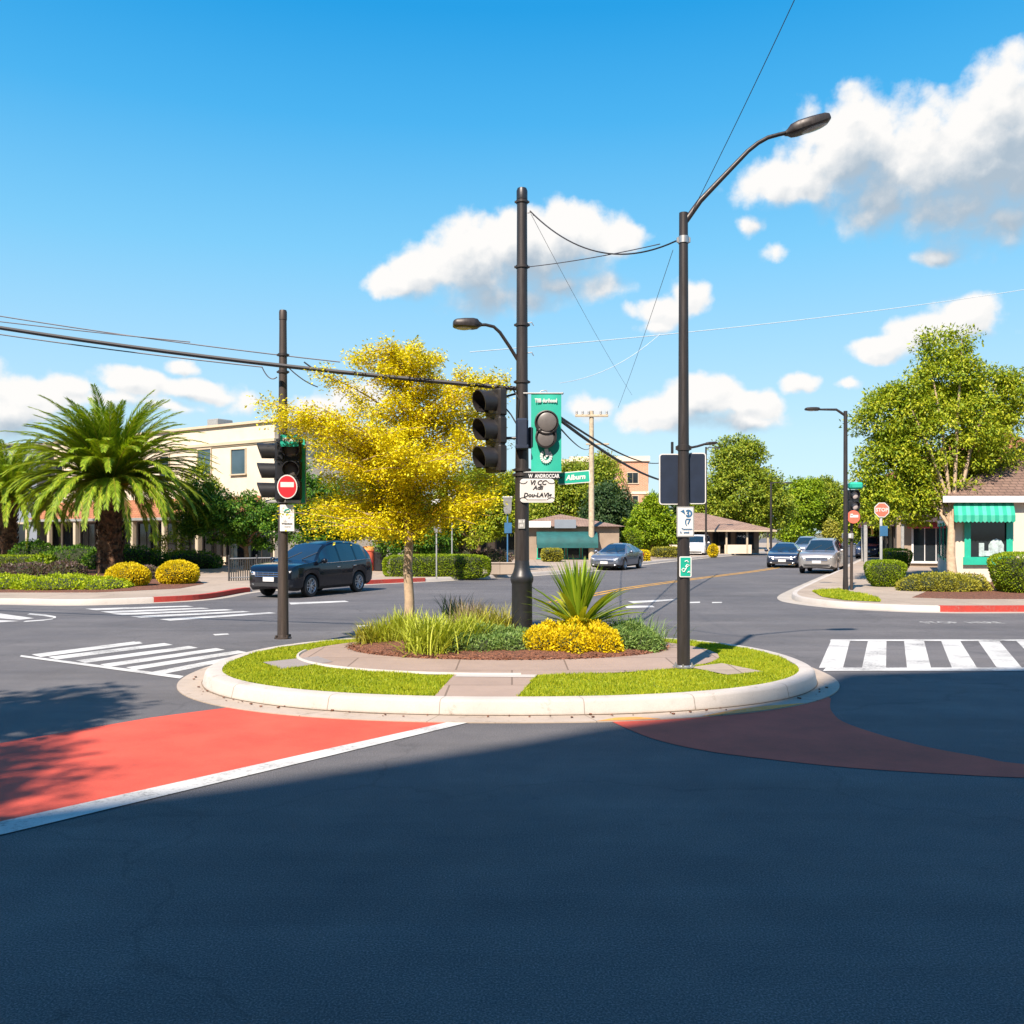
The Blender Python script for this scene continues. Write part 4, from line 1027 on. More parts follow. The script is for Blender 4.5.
def awning_strips(par, x0, x1, zt, zb, dep, ns, m0, m1, val=.16):
    w = (x1-x0)/ns
    for j, mm in ((0, m0), (1, m1)):
        mb = MB()
        for k in range(j, ns, 2):
            a, b_ = x0+k*w, x0+(k+1)*w
            mb.add([(a, -.06, zt), (b_, -.06, zt), (b_, -dep, zb), (a, -dep, zb), (a, -dep, zb-val), (b_, -dep, zb-val), ((a+b_)/2, -dep-.001, zb-val-.05)], [(0,3,2,1), (3,4,6,5,2)])
            mb.add([(a, -.06, zt-.02), (b_, -.06, zt-.02), (b_, -dep+.01, zb-.02), (a, -dep+.01, zb-.02)], [(0,1,2,3)])
        if j == 0:
            for xx in (x0, x1): mb.face([(xx, -.06, zt), (xx, -dep, zb), (xx, -dep, zb-val), (xx, -.06, zb-val)])
        o = mb.build('awning' if j == 0 else 'awning_stripe', mm, par, smooth=False)
ax0, ax1 = (960-512)/FPX*(RY0-.5) - RX0, (1021-512)/FPX*(RY0-.5) - RX0
awning_strips(s, ax0, ax1, 2.98, 2.50, .62, 15, plain('bright_green_canvas', (.012, .30, .19), .7, 0, .08, 4), plain('pale_green_canvas', (.06, .40, .28), .7, 0, .08, 4), .22)
MB().bbox((-.06, .5, 1.5), (.05, .9, 2.1), .01).build('door', M['darkwood'], s)
for k in range(3): 
    f = MB().box((-.02, 3 + k*3, 1.5), (.1, 1.9, 1.6)).build('side_window', M['greenframe'], s, smooth=False); MB().box((-.05, 3 + k*3, 1.5), (.1, 1.6, 1.3)).build('pane', M['glassdark'], f, smooth=False)
for o in list(s.children_recursive):
    co = np.empty(len(o.data.vertices)*3, np.float32); o.data.vertices.foreach_get('co', co); co = co.reshape(-1, 3); co[:, 0] += .43*co[:, 1]; o.data.vertices.foreach_set('co', co.ravel()); o.data.update()
# ---- shop row further along the right pavement
dv = Vector((11.5, 31)).normalized(); rz = math.atan2(-dv.y, -dv.x)
s = thing('shop_row', (32.5, 80, .15), 'row of small shops with dark and maroon awnings along the right pavement', 'building', rz=rz)
MB().box((16, 4, 1.7), (32, 8, 3.4)).build('wall', M['brownwall'], s, smooth=False)
MB().box((16, 4, 3.46), (32.3, 8.3, .14)).build('cornice', M['greysteel'], s, smooth=False)
for k in range(9): window(s, 2 + k*3.4, 1.3, 2.2, 2.0, 0, M['stucco2'] if k % 2 else M['darkwood'], None, .12, 1, name='shop_window')
for (xa, xb, m_) in ((1, 9, 'maroon'), (9.5, 15, 'awn_dark'), (16, 22, 'maroon'), (23, 31, 'awn_dark')):
    MB().add([(xa, -1.7, 2.55), (xb, -1.7, 2.55), (xb, -.003, 3.0), (xa, -.003, 3.0), (xa, -1.7, 2.25), (xb, -1.7, 2.25), (xb, -.003, 2.25), (xa, -.003, 2.25)], [(0,1,2,3), (0,4,5,1), (1,5,6,2), (0,3,7,4), (4,7,6,5)]).build('awning', M[m_], s, smooth=False)
MB().bbox((29.6, -1.2, 2.1), (.9, .1, .7), .02).build('hanging_sign', M['amber'], s)
for xx in (22.6, 31.5): MB().bbox((xx, -1.6, 1.15), (.2, .2, 2.3), .02).build('column', M['greysteel'], s)
Te = Matrix.Translation((32.0, 0, 0)) @ Matrix.Rotation(R(90), 4, 'Z')
window(s, 1.7, 1.25, 1.7, 1.9, 0, M['white'], None, .10, 2, M4=Te, name='shop_window'); window(s, 4.6, 1.25, 2.2, 1.9, 0, M['stucco2'], None, .10, 1, M4=Te, name='shop_window')
def eaw(y0, y1, z0, z1, dep, mm, nm='awning'): MB().add([(y0, -dep, z0), (y1, -dep, z0), (y1, -.06, z1), (y0, -.06, z1), (y0, -dep, z0-.3), (y1, -dep, z0-.3), (y1, -.06, z0-.3), (y0, -.06, z0-.3)], [(0,1,2,3), (0,4,5,1), (1,5,6,2), (0,3,7,4), (4,7,6,5)], Te).build(nm, mm, s, smooth=False)
eaw(.2, 4.4, 2.75, 3.2, 1.2, M['awn_dark']); eaw(.5, 3.9, 2.42, 2.44, .9, M['maroon']); MB().bbox((5.2, -.3, 2.6), (1.1, .1, .9), .02, Te).build('hanging_sign', M['amber'], s)
for y_ in (.25, 4.3): MB().bbox((y_, -.9, 1.15), (.16, .16, 2.3), .02, Te).build('awning_post', M['greysteel'], s)
s = thing('gable_house', (29.5, 62, .15), 'building with a reddish gable roof just visible behind the leafy tree and corner shop', 'building')
MB().box((6, 5, 3), (12, 10, 6)).build('wall', M['stucco2'], s, smooth=False)
hiproof(MB(), 0, 12, 0, 10, 6.01, 9.4, .5).build('roof', M['terracotta'], s, smooth=False)
for k in range(3): window(s, 2 + k*3.6, 4.3, 1.1, 1.4, 0, M['white'], None, .08)
# ---- unseen block added behind the camera, roofline shaped to shadow the near road
s = thing('shadow_caster_block', (-2.3, -4.6, 0), 'unseen tall tan block added behind the viewpoint to shadow the near road', 'building')
def shade_prism(name, edge, h, back=-40):
    pts = [(x - s.location.x, y - s.location.y) for x, y in edge]
    return MB().prism(pts, 0, h).build(name, M['brownwall'], s, smooth=False)
HB = 20.0
k_ = HB / math.tan(R(SUN_EL)); off = SH * k_
edge = [(-30, 1.2), (-7.5, 4.9), (-3.9, 6.25), (-2.2, 7.1), (0, 8.55), (.9, 9.25), (2.1, 9.95), (3.2, 10.9), (4.7, 12.75), (7.6, 13.3), (16, 13.4)]
e2 = [(x - off.x, y - off.y) for x, y in edge]
shade_prism('wall', [(-36, -40), *[(x, min(y, -1.9)) for x, y in e2], (e2[-1][0], -40)][::-1][::-1], HB)

# ================================================================== VEGETATION
GREENS = {
 'yuccalow': [(.09, .16, .012), (.20, .27, .016), (.36, .36, .03)],
 'pinkgrass': [(.20, .15, .10), (.34, .25, .18), (.30, .30, .10)],
 'lime': [(.20, .30, .006), (.32, .42, .008), (.44, .50, .012)],
 'ficus': [(.016, .065, .008), (.040, .130, .012), (.095, .21, .016), (.19, .31, .024)],
 'leafy': [(.085, .150, .007), (.18, .26, .011), (.30, .36, .015), (.43, .43, .024)],
 'far': [(.085, .150, .014), (.165, .240, .018), (.25, .31, .024), (.35, .37, .03)],
 'dark': [(.018, .050, .018), (.040, .085, .028), (.08, .13, .04)],
 'bright': [(.11, .20, .008), (.20, .31, .010), (.32, .39, .015)],
 'hedge': [(.12, .20, .006), (.21, .31, .009), (.32, .38, .012)],
 'olive': [(.16, .17, .02), (.29, .28, .03), (.44, .41, .06)],
 'yellowbush': [(.46, .35, .006), (.68, .53, .008), (.78, .64, .014)],
 'yellowtree': [(.38, .40, .008), (.65, .56, .007), (.80, .65, .009), (.48, .51, .012)],
 'greengrey': [(.08, .16, .04), (.16, .26, .06), (.26, .36, .10)],
 'lemon': [(.20, .25, .012), (.34, .40, .03), (.52, .55, .08)],
 'palm': [(.07, .15, .008), (.155, .26, .011), (.25, .36, .018), (.36, .42, .028)],
 'purple': [(.09, .055, .07), (.18, .12, .13), (.16, .17, .07)],
 'orange': [(.36, .26, .015), (.52, .34, .02), (.30, .28, .02)],
}
for k, v in GREENS.items(): M['l_'+k] = leafmat(k+'_leaf', v, .30)
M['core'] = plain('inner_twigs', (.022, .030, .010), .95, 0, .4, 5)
def tuft_points(r, blobs, nclump, nleaf, cr, flat=.6):
    """leaf positions gathered in clumps spread through ellipsoids (c, radii)"""
    vol = np.array([b[1][0]*b[1][1]*b[1][2] for b in blobs])**.7; vol /= vol.sum()
    which = r.choice(len(blobs), nclump, p=vol)
    C = np.array([b[0] for b in blobs])[which]; RR = np.array([b[1] for b in blobs])[which]
    d = nrmz(r.normal(0, 1, (nclump, 3))); q = r.uniform(.35, 1.02, nclump)**.55
    cc = C + d*RR*q[:, None]
    rad = cr * r.uniform(.55, 1.35, nclump)
    idx = np.repeat(np.arange(nclump), nleaf); n = len(idx)
    dd = nrmz(r.normal(0, 1, (n, 3))) * (r.uniform(0, 1, n)**.45)[:, None]
    pos = cc[idx] + dd * rad[idx][:, None] * [1, 1, flat]
    out = d[idx]
    return pos, out, dd
def limb_tubes(mb, base, top, r0, tips, r):
    mb.tube([base, base.lerp(top, .35) + Vector((r.normal(0, .06), r.normal(0, .06), 0)), base.lerp(top, .7) + Vector((r.normal(0, .05), r.normal(0, .05), 0)), top], [r0*1.25, r0, r0*.86, r0*.7], 10)
    for t in tips:
        t = Vector(t); s_ = base.lerp(top, r.uniform(.62, 1.0)); m_ = s_.lerp(t, .5) + Vector((r.normal(0, .12), r.normal(0, .12), .12*(t-s_).length))
        mb.tube([s_, m_, t], [r0*.5, r0*.32, r0*.10], 6)
def tree(label, name, x, y, blobs, nclump, nleaf, cr, L, mat, trunk=(.16, 2.2), bark=None, seed=1, group=None, cat='tree', zb=.15, flat=.6, lean=(0, 0), wide=.5, tips=14):
    """blobs in local coordinates (relative to the foot of the trunk)"""
    r = np.random.default_rng(seed)
    t = thing(name, (x, y, zb), label, cat, group)
    mb = MB(); top = Vector((lean[0], lean[1], trunk[1]))
    tp = []
    for k in range(tips):
        b_ = blobs[k % len(blobs)]; d = nrmz(r.normal(0, 1, (1, 3)))[0]; d[2] = abs(d[2])*.6
        tp.append(tuple(np.array(b_[0]) + d*np.array(b_[1])*.75))
    limb_tubes(mb, Vector((0, 0, -.03)), top, trunk[0], tp, r)
    mb.build('trunk', M[bark or 'bark'], t)
    pos, out, dd = tuft_points(r, blobs, nclump, nleaf, cr, flat)
    n = len(pos); ax = dd + r.normal(0, .5, (n, 3)) + [0, 0, -.25]; nr = out*.5 + r.normal(0, .45, (n, 3)) + [0, 0, .9]
    leafmesh('crown', pos, ax, nr, L*r.uniform(.65, 1.3, n), L*wide*r.uniform(.7, 1.2, n), M[mat], t)
    return t
def pxtree(label, name, Y, px, pybase, blobs_px, nclump, nleaf, cr, L, mat, dep=.8, **kw):
    """blobs given as (px, py, half width px, half height px[, depth offset]) seen at distance Y"""
    x = (px-512)/FPX*Y; k = Y/FPX; zb = kw.pop('zb', .15); bl_ = []
    for b_ in blobs_px:
        dy = b_[4] if len(b_) > 4 else 0
        k2 = (Y+dy)/FPX; bl_.append((((b_[0]-512)*k2 - x, dy, CAMH + (HY-b_[1])*k2 - zb), (b_[2]*k2, max(b_[2], b_[3])*k2*dep, b_[3]*k2)))
    return tree(label, name, x, Y, bl_, nclump, nleaf, cr, L, mat, zb=zb, **kw)
G1 = 'green street trees behind the far pavement'
pxtree('dark green rounded tree in front of the cream building, left of the brown signal pole', 'street_tree', 45, 247, 574, [(240, 512, 42, 22), (222, 528, 30, 18), (262, 530, 32, 18), (205, 505, 14, 30), (190, 520, 14, 20)], 330, 75, .34, .16, 'l_ficus', trunk=(.13, 1.6), seed=21, group=G1)
pxtree('dark green tree directly behind the brown signal pole and black suv', 'street_tree', 44, 312, 574, [(305, 500, 26, 34), (330, 515, 34, 34), (318, 540, 26, 14), (352, 505, 30, 34)], 330, 75, .36, .16, 'l_ficus', trunk=(.14, 1.7), seed=22, group=G1)
pxtree('dense dark shrubby tree behind the yellow tree trunk and box hedge', 'street_tree', 43, 415, 575, [(410, 520, 26, 34), (432, 530, 24, 28), (392, 535, 18, 22)], 260, 70, .36, .15, 'l_ficus', trunk=(.12, 1.4), seed=23, group=G1)
pxtree('broad yellow green tree between the yellow tree and the tall black pole', 'street_tree', 46, 478, 572, [(478, 490, 34, 24), (500, 510, 26, 26), (455, 505, 28, 24), (470, 530, 36, 16), (495, 478, 20, 14), (512, 495, 14, 24)], 420, 80, .36, .16, 'l_leafy', trunk=(.15, 1.6), seed=24, group=G1)
pxtree('slim leafy climber shrub against the cream wall beside the palm', 'wall_shrub', 48, 190, 570, [(182, 500, 16, 30), (200, 485, 9, 26), (170, 545, 18, 16), (212, 490, 8, 14)], 130, 70, .30, .14, 'l_leafy', trunk=(.07, 1.4), seed=25, cat='shrub')
G2 = 'trees along the far street'
pxtree('big mixed green tree behind the teal awning shop', 'broadleaf_tree', 84, 575, 553, [(560, 505, 30, 28), (590, 490, 34, 34), (570, 480, 18, 20), (548, 520, 20, 16)], 420, 75, .75, .30, 'l_far', trunk=(.22, 2.6), seed=31, group=G2)
pxtree('dark green rounded tree behind the timber utility pole', 'broadleaf_tree', 76, 612, 554, [(608, 515, 24, 32), (596, 530, 20, 20), (626, 525, 14, 20)], 330, 75, .7, .28, 'l_dark', trunk=(.22, 2.4), seed=32, group=G2)
pxtree('fresh green conical tree between the utility pole and the navy panels', 'broadleaf_tree', 70, 652, 556, [(650, 528, 22, 20), (652, 513, 16, 15), (655, 502, 9, 9), (668, 530, 16, 16)], 300, 75, .5, .24, 'l_bright', trunk=(.16, 1.6), seed=33, group=G2)
pxtree('tall broad pale green tree behind the restaurant roof', 'broadleaf_tree', 104, 742, 550, [(740, 495, 42, 36), (738, 460, 26, 24), (715, 510, 26, 24), (768, 505, 22, 30), (742, 445, 10, 12)], 620, 80, .95, .36, 'l_far', trunk=(.3, 3), seed=34, group=G2)
pxtree('bright green tree filling the end of the street, left of two', 'broadleaf_tree', 128, 802, 547, [(800, 505, 20, 26), (795, 530, 18, 14), (808, 492, 12, 14)], 330, 75, .95, .40, 'l_bright', trunk=(.3, 3), seed=35, group=G2)
pxtree('olive green tree filling the end of the street, right of two', 'broadleaf_tree', 132, 828, 547, [(828, 505, 18, 26), (836, 525, 14, 16), (822, 490, 10, 12)], 330, 75, .95, .40, 'l_far', trunk=(.3, 3), seed=36, group=G2)
pxtree('small olive tree at the far end of the street', 'broadleaf_tree', 92, 833, 549, [(831, 530, 6, 12), (836, 537, 5, 7)], 70, 60, .4, .24, 'l_olive', trunk=(.12, 1.4), seed=37, group=G2)
pxtree('thin pale tree peeking above the utility pole crossarm wires', 'broadleaf_tree', 118, 640, 548, [(606, 465, 10, 16), (600, 490, 14, 14), (590, 475, 10, 10)], 110, 60, .8, .34, 'l_olive', trunk=(.2, 4), seed=38, group=G2)
pxtree('dark leafy tree behind the shop row on the right pavement', 'broadleaf_tree', 74, 890, 552, [(870, 510, 22, 26), (900, 500, 26, 30), (925, 505, 20, 26), (860, 525, 14, 14)], 330, 75, .75, .28, 'l_leafy', trunk=(.2, 2.2), seed=39, group=G2)
for i, (px, Y, top, w, m_, lb) in enumerate(((470, 120, 480, 34, 'l_far', 'green tree far behind the low tan shop'), (530, 110, 478, 26, 'l_olive', 'dry olive tree far behind the tall black pole'), (690, 150, 490, 26, 'l_dark', 'dark tree far behind the navy panels'), (872, 150, 500, 30, 'l_far', 'pale green tree far behind the red round signs'), (960, 120, 480, 40, 'l_far', 'tree far behind the corner shop roof'), (350, 110, 495, 40, 'l_far', 'green tree far behind the black suv'))):
    pxtree(lb, 'broadleaf_tree', Y, px, 549, [(px, top+22, w, 24), (px-w*.4, top+34, w*.6, 16), (px+w*.45, top+32, w*.6, 18)], 240, 60, .95, .42, m_, trunk=(.28, 3), seed=50+i, group=G2)
# big leafy tree on the right
pxtree('tall leafy green tree with pale twisted trunk beside the corner shop', 'leafy_tree', 32.6, 953, 580,
       [(940, 440, 62, 48, 2.6), (895, 420, 40, 28, 2.2), (985, 400, 42, 34, 3), (945, 375, 36, 26, 2.8), (945, 345, 24, 22, 2.8), (890, 468, 38, 30, 2.2), (985, 450, 34, 34, 3.2), (925, 490, 46, 22, 2.4), (880, 505, 26, 20, 1.8), (1010, 395, 24, 26, 3), (920, 508, 30, 14, 2.2), (905, 395, 30, 16, 2.2)],
       900, 95, .50, .145, 'l_leafy', trunk=(.15, 2.9), bark='palebark', seed=41, dep=.85, flat=.55, tips=12, lean=(.55, 1.2))
# ---- yellow feathery tree on the island
def yellow_tree():
    r = np.random.default_rng(77); Y = 15.5; px0 = 409; zb = .20
    x0 = (px0-512)/FPX*Y
    t = thing('yellow_tree', (x0, Y, zb), 'feathery golden yellow tree with slim pale trunk growing on the traffic island', 'tree')
    tips = [(264,404),(285,414),(300,450),(315,500),(332,515),(350,530),(372,534),(330,380),(352,398),(345,354),(372,350),(395,345),(388,372),(420,348),(402,362),(430,357),(446,378),(478,378),(500,385),(496,405),(492,432),(482,455),(505,482),(492,500),(482,488),(455,465),(428,468),(380,485),(350,462),(322,434),(370,424),(400,402),(440,414),(452,450),(420,452),(392,520),(312,472),(360,505),(400,490),(345,425),(335,490),(415,425),(465,430),(375,455),(440,462),(300,428),(418,390),(395,440),(360,518),(460,400),(340,512),(404,498),(388,344),(440,352),(325,455),(335,470),(350,445),(330,415),(365,470),(262,400),(274,420),(506,470),(508,440),(502,405),(505,378),(498,500),(480,498),(325,505),(310,492)]
    mb = MB()
    k = Y/FPX
    tr = [Vector(((px-px0)*k, dy, CAMH+(HY-py)*k-zb)) for px, py, dy in ((409, 640, 0), (409.5, 600, 0), (407.5, 570, .02), (409, 545, .0), (407, 520, .0), (409, 495, .03), (412, 465, .0), (411, 430, .02), (409, 390, .0))]
    mb.tube(tr, [.105, .085, .080, .076, .070, .058, .045, .03, .014], 10)
    P_, A_, N_ = [], [], []
    def spray(a, b, m_, n, w):
        q = r.beta(2.0, 1.25, n); cur = ((1-q)**2)[:, None]*np.array(a) + (2*q*(1-q))[:, None]*np.array(m_) + (q**2)[:, None]*np.array(b)
        ww = w*(1.15-.75*q); an = r.uniform(0, 2*PI, n); rad = r.uniform(0, 1, n)**.6
        off = np.stack([np.cos(an)*rad*ww, np.sin(an)*rad*ww, r.normal(-.02, .075, n) - .18*rad*ww], 1)
        d = np.stack([np.cos(an), np.sin(an), r.normal(-.1, .5, n)], 1)
        P_.append(cur + off); A_.append(d + r.normal(0, .3, (n, 3))); N_.append(np.stack([r.normal(0, .5, n), r.normal(0, .5, n), np.ones(n)], 1))
    for kk_, (px, py) in enumerate(tips):
        tx = (px-px0)*k; tz = CAMH + (HY-py)*k - zb
        env = max(.25, 1.75 - abs(tz-2.9)*.55); dy = ((kk_*.618034) % 1*2 - 1)*env*(1 - min(1, abs(tx)/2.9)**2)**.5; dy = abs(dy)*.5 + .75 if (px < 325 and py > 425) else dy
        b = Vector((tx, dy, tz)); z0 = min(max(1.75, tz - .35 - .35*abs(tx)), 4.3)
        a = Vector((r.normal(0, .03), r.normal(0, .03), z0)); m_ = a.lerp(b, .5) + Vector((0, 0, .10 + .09*abs(tx)))
        pts = [((1-q)**2)*a + 2*q*(1-q)*m_ + q*q*b for q in [i_/6 for i_ in range(7)]]
        mb.tube(pts, [.026, .022, .018, .014, .010, .007, .004], 5)
        up = tz > 4.6
        spray(a, b, m_, 520 if up else 820, .30 if up else .46)
        for j in range(3 if up else 4):           # side twigs
            s0 = pts[r.integers(2, 6)]; e0 = s0 + Vector((r.normal(0, .48), r.normal(0, .48), r.uniform(-.15, .22 if up else .28))); mm = s0.lerp(e0, .5) + Vector((0, 0, .05))
            mb.tube([s0, mm, e0], [.008, .006, .003], 4); spray(s0, e0, mm, 170, .18)
    mb.build('trunk', M['palebark'], t)
    P_, A_, N_ = np.concatenate(P_), np.concatenate(A_), np.concatenate(N_); n = len(P_)
    leafmesh('crown', P_, A_, N_, r.uniform(.036, .072, n), r.uniform(.022, .038, n), M['l_yellowtree'], t)
yellow_tree()
# ---- palms
def palm(label, px, pyb, pyt, spread_px, seed, nf, trunk_r, crown_py, group='feather palms on the left corner'):
    Y = FPX*(CAMH-.15)/(pyb-HY); x = (px-512)/FPX*Y; k = Y/FPX; r = np.random.default_rng(seed)
    t = thing('palm_tree', (x, Y, .15), label, 'palm tree', group)
    hz = CAMH + (HY-crown_py)*k - .15
    prof = [(trunk_r*1.12, -.03), (trunk_r*1.05, .4), (trunk_r*.95, hz*.5), (trunk_r*.95, hz*.8), (trunk_r*1.25, hz*.93), (trunk_r*1.1, hz), (trunk_r*.3, hz+.4)]
    MB().lathe(prof, 18).build('trunk', M['palmbark'], t)
    # cut leaf bases
    Pb, Ab, Nb = [], [], []
    n = 420; a = r.uniform(0, 2*PI, n); z = r.uniform(.2, hz, n)
    pos = np.stack([trunk_r*.93*np.cos(a), trunk_r*.93*np.sin(a), z], 1); ax = np.stack([np.cos(a)*.55, np.sin(a)*.55, np.ones(n)], 1)
    leafmesh('leaf_bases', pos, ax, np.stack([np.cos(a), np.sin(a), np.zeros(n)], 1), .28, .16, M['palmbark'], t)
    Rm = spread_px*k; P_, A_, N_, L_n = [], [], [], []
    stems = []
    for i in range(nf):
        q = (i+.5)/nf; az_ = i*2.39996 + r.normal(0, .12)
        e0 = R(86 - 84*q**.85) + r.normal(0, .06); Lf = Rm*(1.12 - .10*abs(q-.5)) * r.uniform(.92, 1.08)*1.12
        m_ = 12; p = Vector((.25*math.cos(az_), .25*math.sin(az_), hz+.15)); el_ = e0; pts = [p.copy()]
        droop = R(86 + 18*r.random() - 36*(1-q)) / m_
        for j in range(m_):
            st_ = Lf/m_; p = p + Vector((math.cos(el_)*math.cos(az_), math.cos(el_)*math.sin(az_), math.sin(el_)))*st_; el_ = max(el_ - droop*(.5 + 1.1*j/m_), R(-84)); pts.append(p.copy())
        stems.append(pts)
        nl = 115
        for sgn in (-1, 1):
            u = np.linspace(.10, .995, nl); f = u*m_; i0 = np.minimum(f.astype(int), m_-1); fr = f-i0
            pa = np.array([tuple(v) for v in pts]); c = pa[i0]*(1-fr)[:, None] + pa[i0+1]*fr[:, None]
            tan = nrmz(pa[i0+1]-pa[i0]); side = nrmz(np.cross(tan, [0, 0, 1]) + 1e-4)*sgn; upv = np.cross(side, tan)*sgn
            ll = .62*np.sin(PI*(.12+.80*u))**.8*(Rm/3.8)
            P_.append(c); A_.append(side*.50 + tan*1.0 + upv*.10 + [0, 0, -.22] + r.normal(0, .07, (nl, 3))); N_.append(upv + r.normal(0, .15, (nl, 3))); L_n.append(ll*r.uniform(.85, 1.1, nl))
    mb = MB()
    for pts in stems: mb.tube(pts, [.035*(1-.85*j/12) for j in range(13)], 5)
    mb.build('frond_stems', M['l_olive'], t)
    P_, A_, N_, L_n = map(np.concatenate, (P_, A_, N_, L_n))
    leafmesh('fronds', P_, A_, N_, L_n, .040, M['l_palm'], t, belly=.4)
    n = 260; a = r.uniform(0, 2*PI, n)
    leafmesh('flower_stalks', np.stack([.2*np.cos(a), .2*np.sin(a), np.full(n, hz+.1)], 1), np.stack([np.cos(a), np.sin(a), r.uniform(-.2, .9, n)], 1), r.normal(0, 1, (n, 3)), r.uniform(.5, 1.0, n), .07, M['l_orange'], t)
palm('large feather palm with thick scaly trunk and arching fronds', 110, 573, 398, 82, 5, 210, .54, 488)
palm('smaller feather palm cut by the left edge of the photo', 8, 566, 460, 60, 6, 110, .46, 503)
# ---- hedges and bushes
def surf_leaves(r, n, kind, c, rad):
    d = nrmz(r.normal(0, 1, (n, 3)))
    if kind == 'box':
        q = 5.0; s_ = (np.abs(d)**q).sum(1)**(-1/q); p = d*s_[:, None]; nn = nrmz(np.sign(p)*np.abs(p)**(q-1)/np.array(rad))
    elif kind == 'tub':                         # clipped bush, wider at the top
        q = 3.5; s_ = (np.abs(d)**q).sum(1)**(-1/q); p = d*s_[:, None]; nn = nrmz(np.sign(p)*np.abs(p)**(q-1)/np.array(rad)); w = 1 + .22*p[:, 2]; p[:, 0] *= w; p[:, 1] *= w
    else:
        p = d.copy(); nn = nrmz(p/np.array(rad))
    return np.array(c) + p*np.array(rad), nn
def bush(label, name, loc, lobes, n, L, mat, kind='ell', cat='bush', group=None, seed=1, spread=.5, wide=.55, lump=.07, core=True, rz=0):
    r = np.random.default_rng(seed); t = thing(name, loc, label, cat, group, rz)
    ar = np.array([(b[1][0]*b[1][1]+b[1][0]*b[1][2]*2) for b in lobes]); ar = ar/ar.sum(); P_, N_ = [], []
    for b_, f in zip(lobes, ar):
        p, nn = surf_leaves(r, int(n*f), kind, b_[0], b_[1]); P_.append(p); N_.append(nn)
    P_, N_ = np.concatenate(P_), np.concatenate(N_)
    rad = max(lobes[0][1])
    lp_ = np.sin(P_[:, 0]*9/rad**.5+seed)*np.sin(P_[:, 1]*8/rad**.5)*np.cos(P_[:, 2]*9)
    P_ = P_ + N_*(lump*lp_ + r.normal(0, lump*.45, len(P_)) - L*.35)[:, None]
    k = P_[:, 2] > -.05; P_, N_ = P_[k], N_[k]; m_ = len(P_)
    ax = N_ + r.normal(0, spread, (m_, 3)) + [0, 0, .25]; nr = r.normal(0, .6, (m_, 3)) + N_*.6 + [0, 0, .5]
    o = leafmesh('foliage', P_, ax, nr, L*r.uniform(.6, 1.3, m_), L*wide*r.uniform(.7, 1.2, m_), M[mat], t)
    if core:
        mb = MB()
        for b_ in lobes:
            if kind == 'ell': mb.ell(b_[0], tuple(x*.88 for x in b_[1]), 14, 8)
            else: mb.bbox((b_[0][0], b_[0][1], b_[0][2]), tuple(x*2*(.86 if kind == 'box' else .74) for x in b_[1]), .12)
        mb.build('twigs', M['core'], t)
    return t
def pxbush(label, name, Y, px, py, hw, hh, n, L, mat, kind='ell', dep=None, z0=.15, **kw):
    k = Y/FPX; x = (px-512)/FPX*Y; zc = CAMH + (HY-py)*k - z0
    return bush(label, name, (x, Y, z0), [((0, 0, zc), (hw*k, (dep if dep else hw*k), hh*k))], n, L, mat, kind, **kw)
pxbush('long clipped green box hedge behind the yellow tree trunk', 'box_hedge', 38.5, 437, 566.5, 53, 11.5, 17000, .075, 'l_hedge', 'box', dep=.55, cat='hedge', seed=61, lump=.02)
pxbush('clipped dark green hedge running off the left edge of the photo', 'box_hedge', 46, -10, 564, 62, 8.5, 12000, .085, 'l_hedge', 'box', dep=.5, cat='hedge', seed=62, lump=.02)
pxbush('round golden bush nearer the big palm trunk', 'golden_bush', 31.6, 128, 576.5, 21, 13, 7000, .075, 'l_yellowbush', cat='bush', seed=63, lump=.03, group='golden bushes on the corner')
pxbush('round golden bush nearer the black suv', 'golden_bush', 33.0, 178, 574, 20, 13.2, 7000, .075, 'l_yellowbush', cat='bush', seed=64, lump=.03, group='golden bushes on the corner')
YG = 32.0
bush('low lime green ground cover strip along the left pavement', 'ground_cover', (P(45, 590, .15).x, 30.4, .15), [((0, 0, .05), (1.6, 1.5, .36)), ((-2.6, .1, .05), (2.0, 1.5, .38)), ((-5.5, .2, .05), (2.0, 1.5, .36)), ((1.5, -.1, .04), (.7, 1.2, .28))], 26000, .085, 'l_lime', cat='ground cover', seed=65, lump=.06)
bush('purple grey low plants at the foot of the big palm', 'flower_bed', (P(62, 573, .15).x, 39, .15), [((0, 0, .1), (1.0, .6, .42)), ((1.4, .1, .1), (.9, .6, .5)), ((-.9, .2, .1), (.8, .5, .36))], 6000, .12, 'l_purple', cat='plants', seed=66, lump=.08)
bush('bright green leafy plants beside the big palm trunk', 'leafy_plants', (P(90, 570, .15).x, 40.5, .15), [((0, 0, .25), (.75, .5, .55)), ((.8, .1, .15), (.6, .5, .4))], 4000, .15, 'l_bright', cat='plants', seed=67, lump=.1)
bush('dark violet plants between the two golden bushes', 'flower_bed', (P(152, 578, .15).x, 36.5, .15), [((0, 0, .1), (.7, .5, .38))], 2500, .11, 'l_purple', cat='plants', seed=68, lump=.08)
bush('dark green shrubs under the cream building windows', 'dark_shrub', (P(160, 566, .15).x, 46, .15), [((0, 0, .4), (2.2, .8, .75)), ((3, 1, .3), (1.6, .8, .6)), ((-3, 1, .4), (1.8, .8, .75))], 9000, .13, 'l_ficus', cat='shrub', seed=69, lump=.1)
bush('dark green shrub behind the left hedge', 'dark_shrub', (P(62, 565, .15).x, 49, .15), [((0, 0, .5), (1.3, .8, .9))], 4000, .13, 'l_ficus', cat='shrub', seed=70, lump=.1)
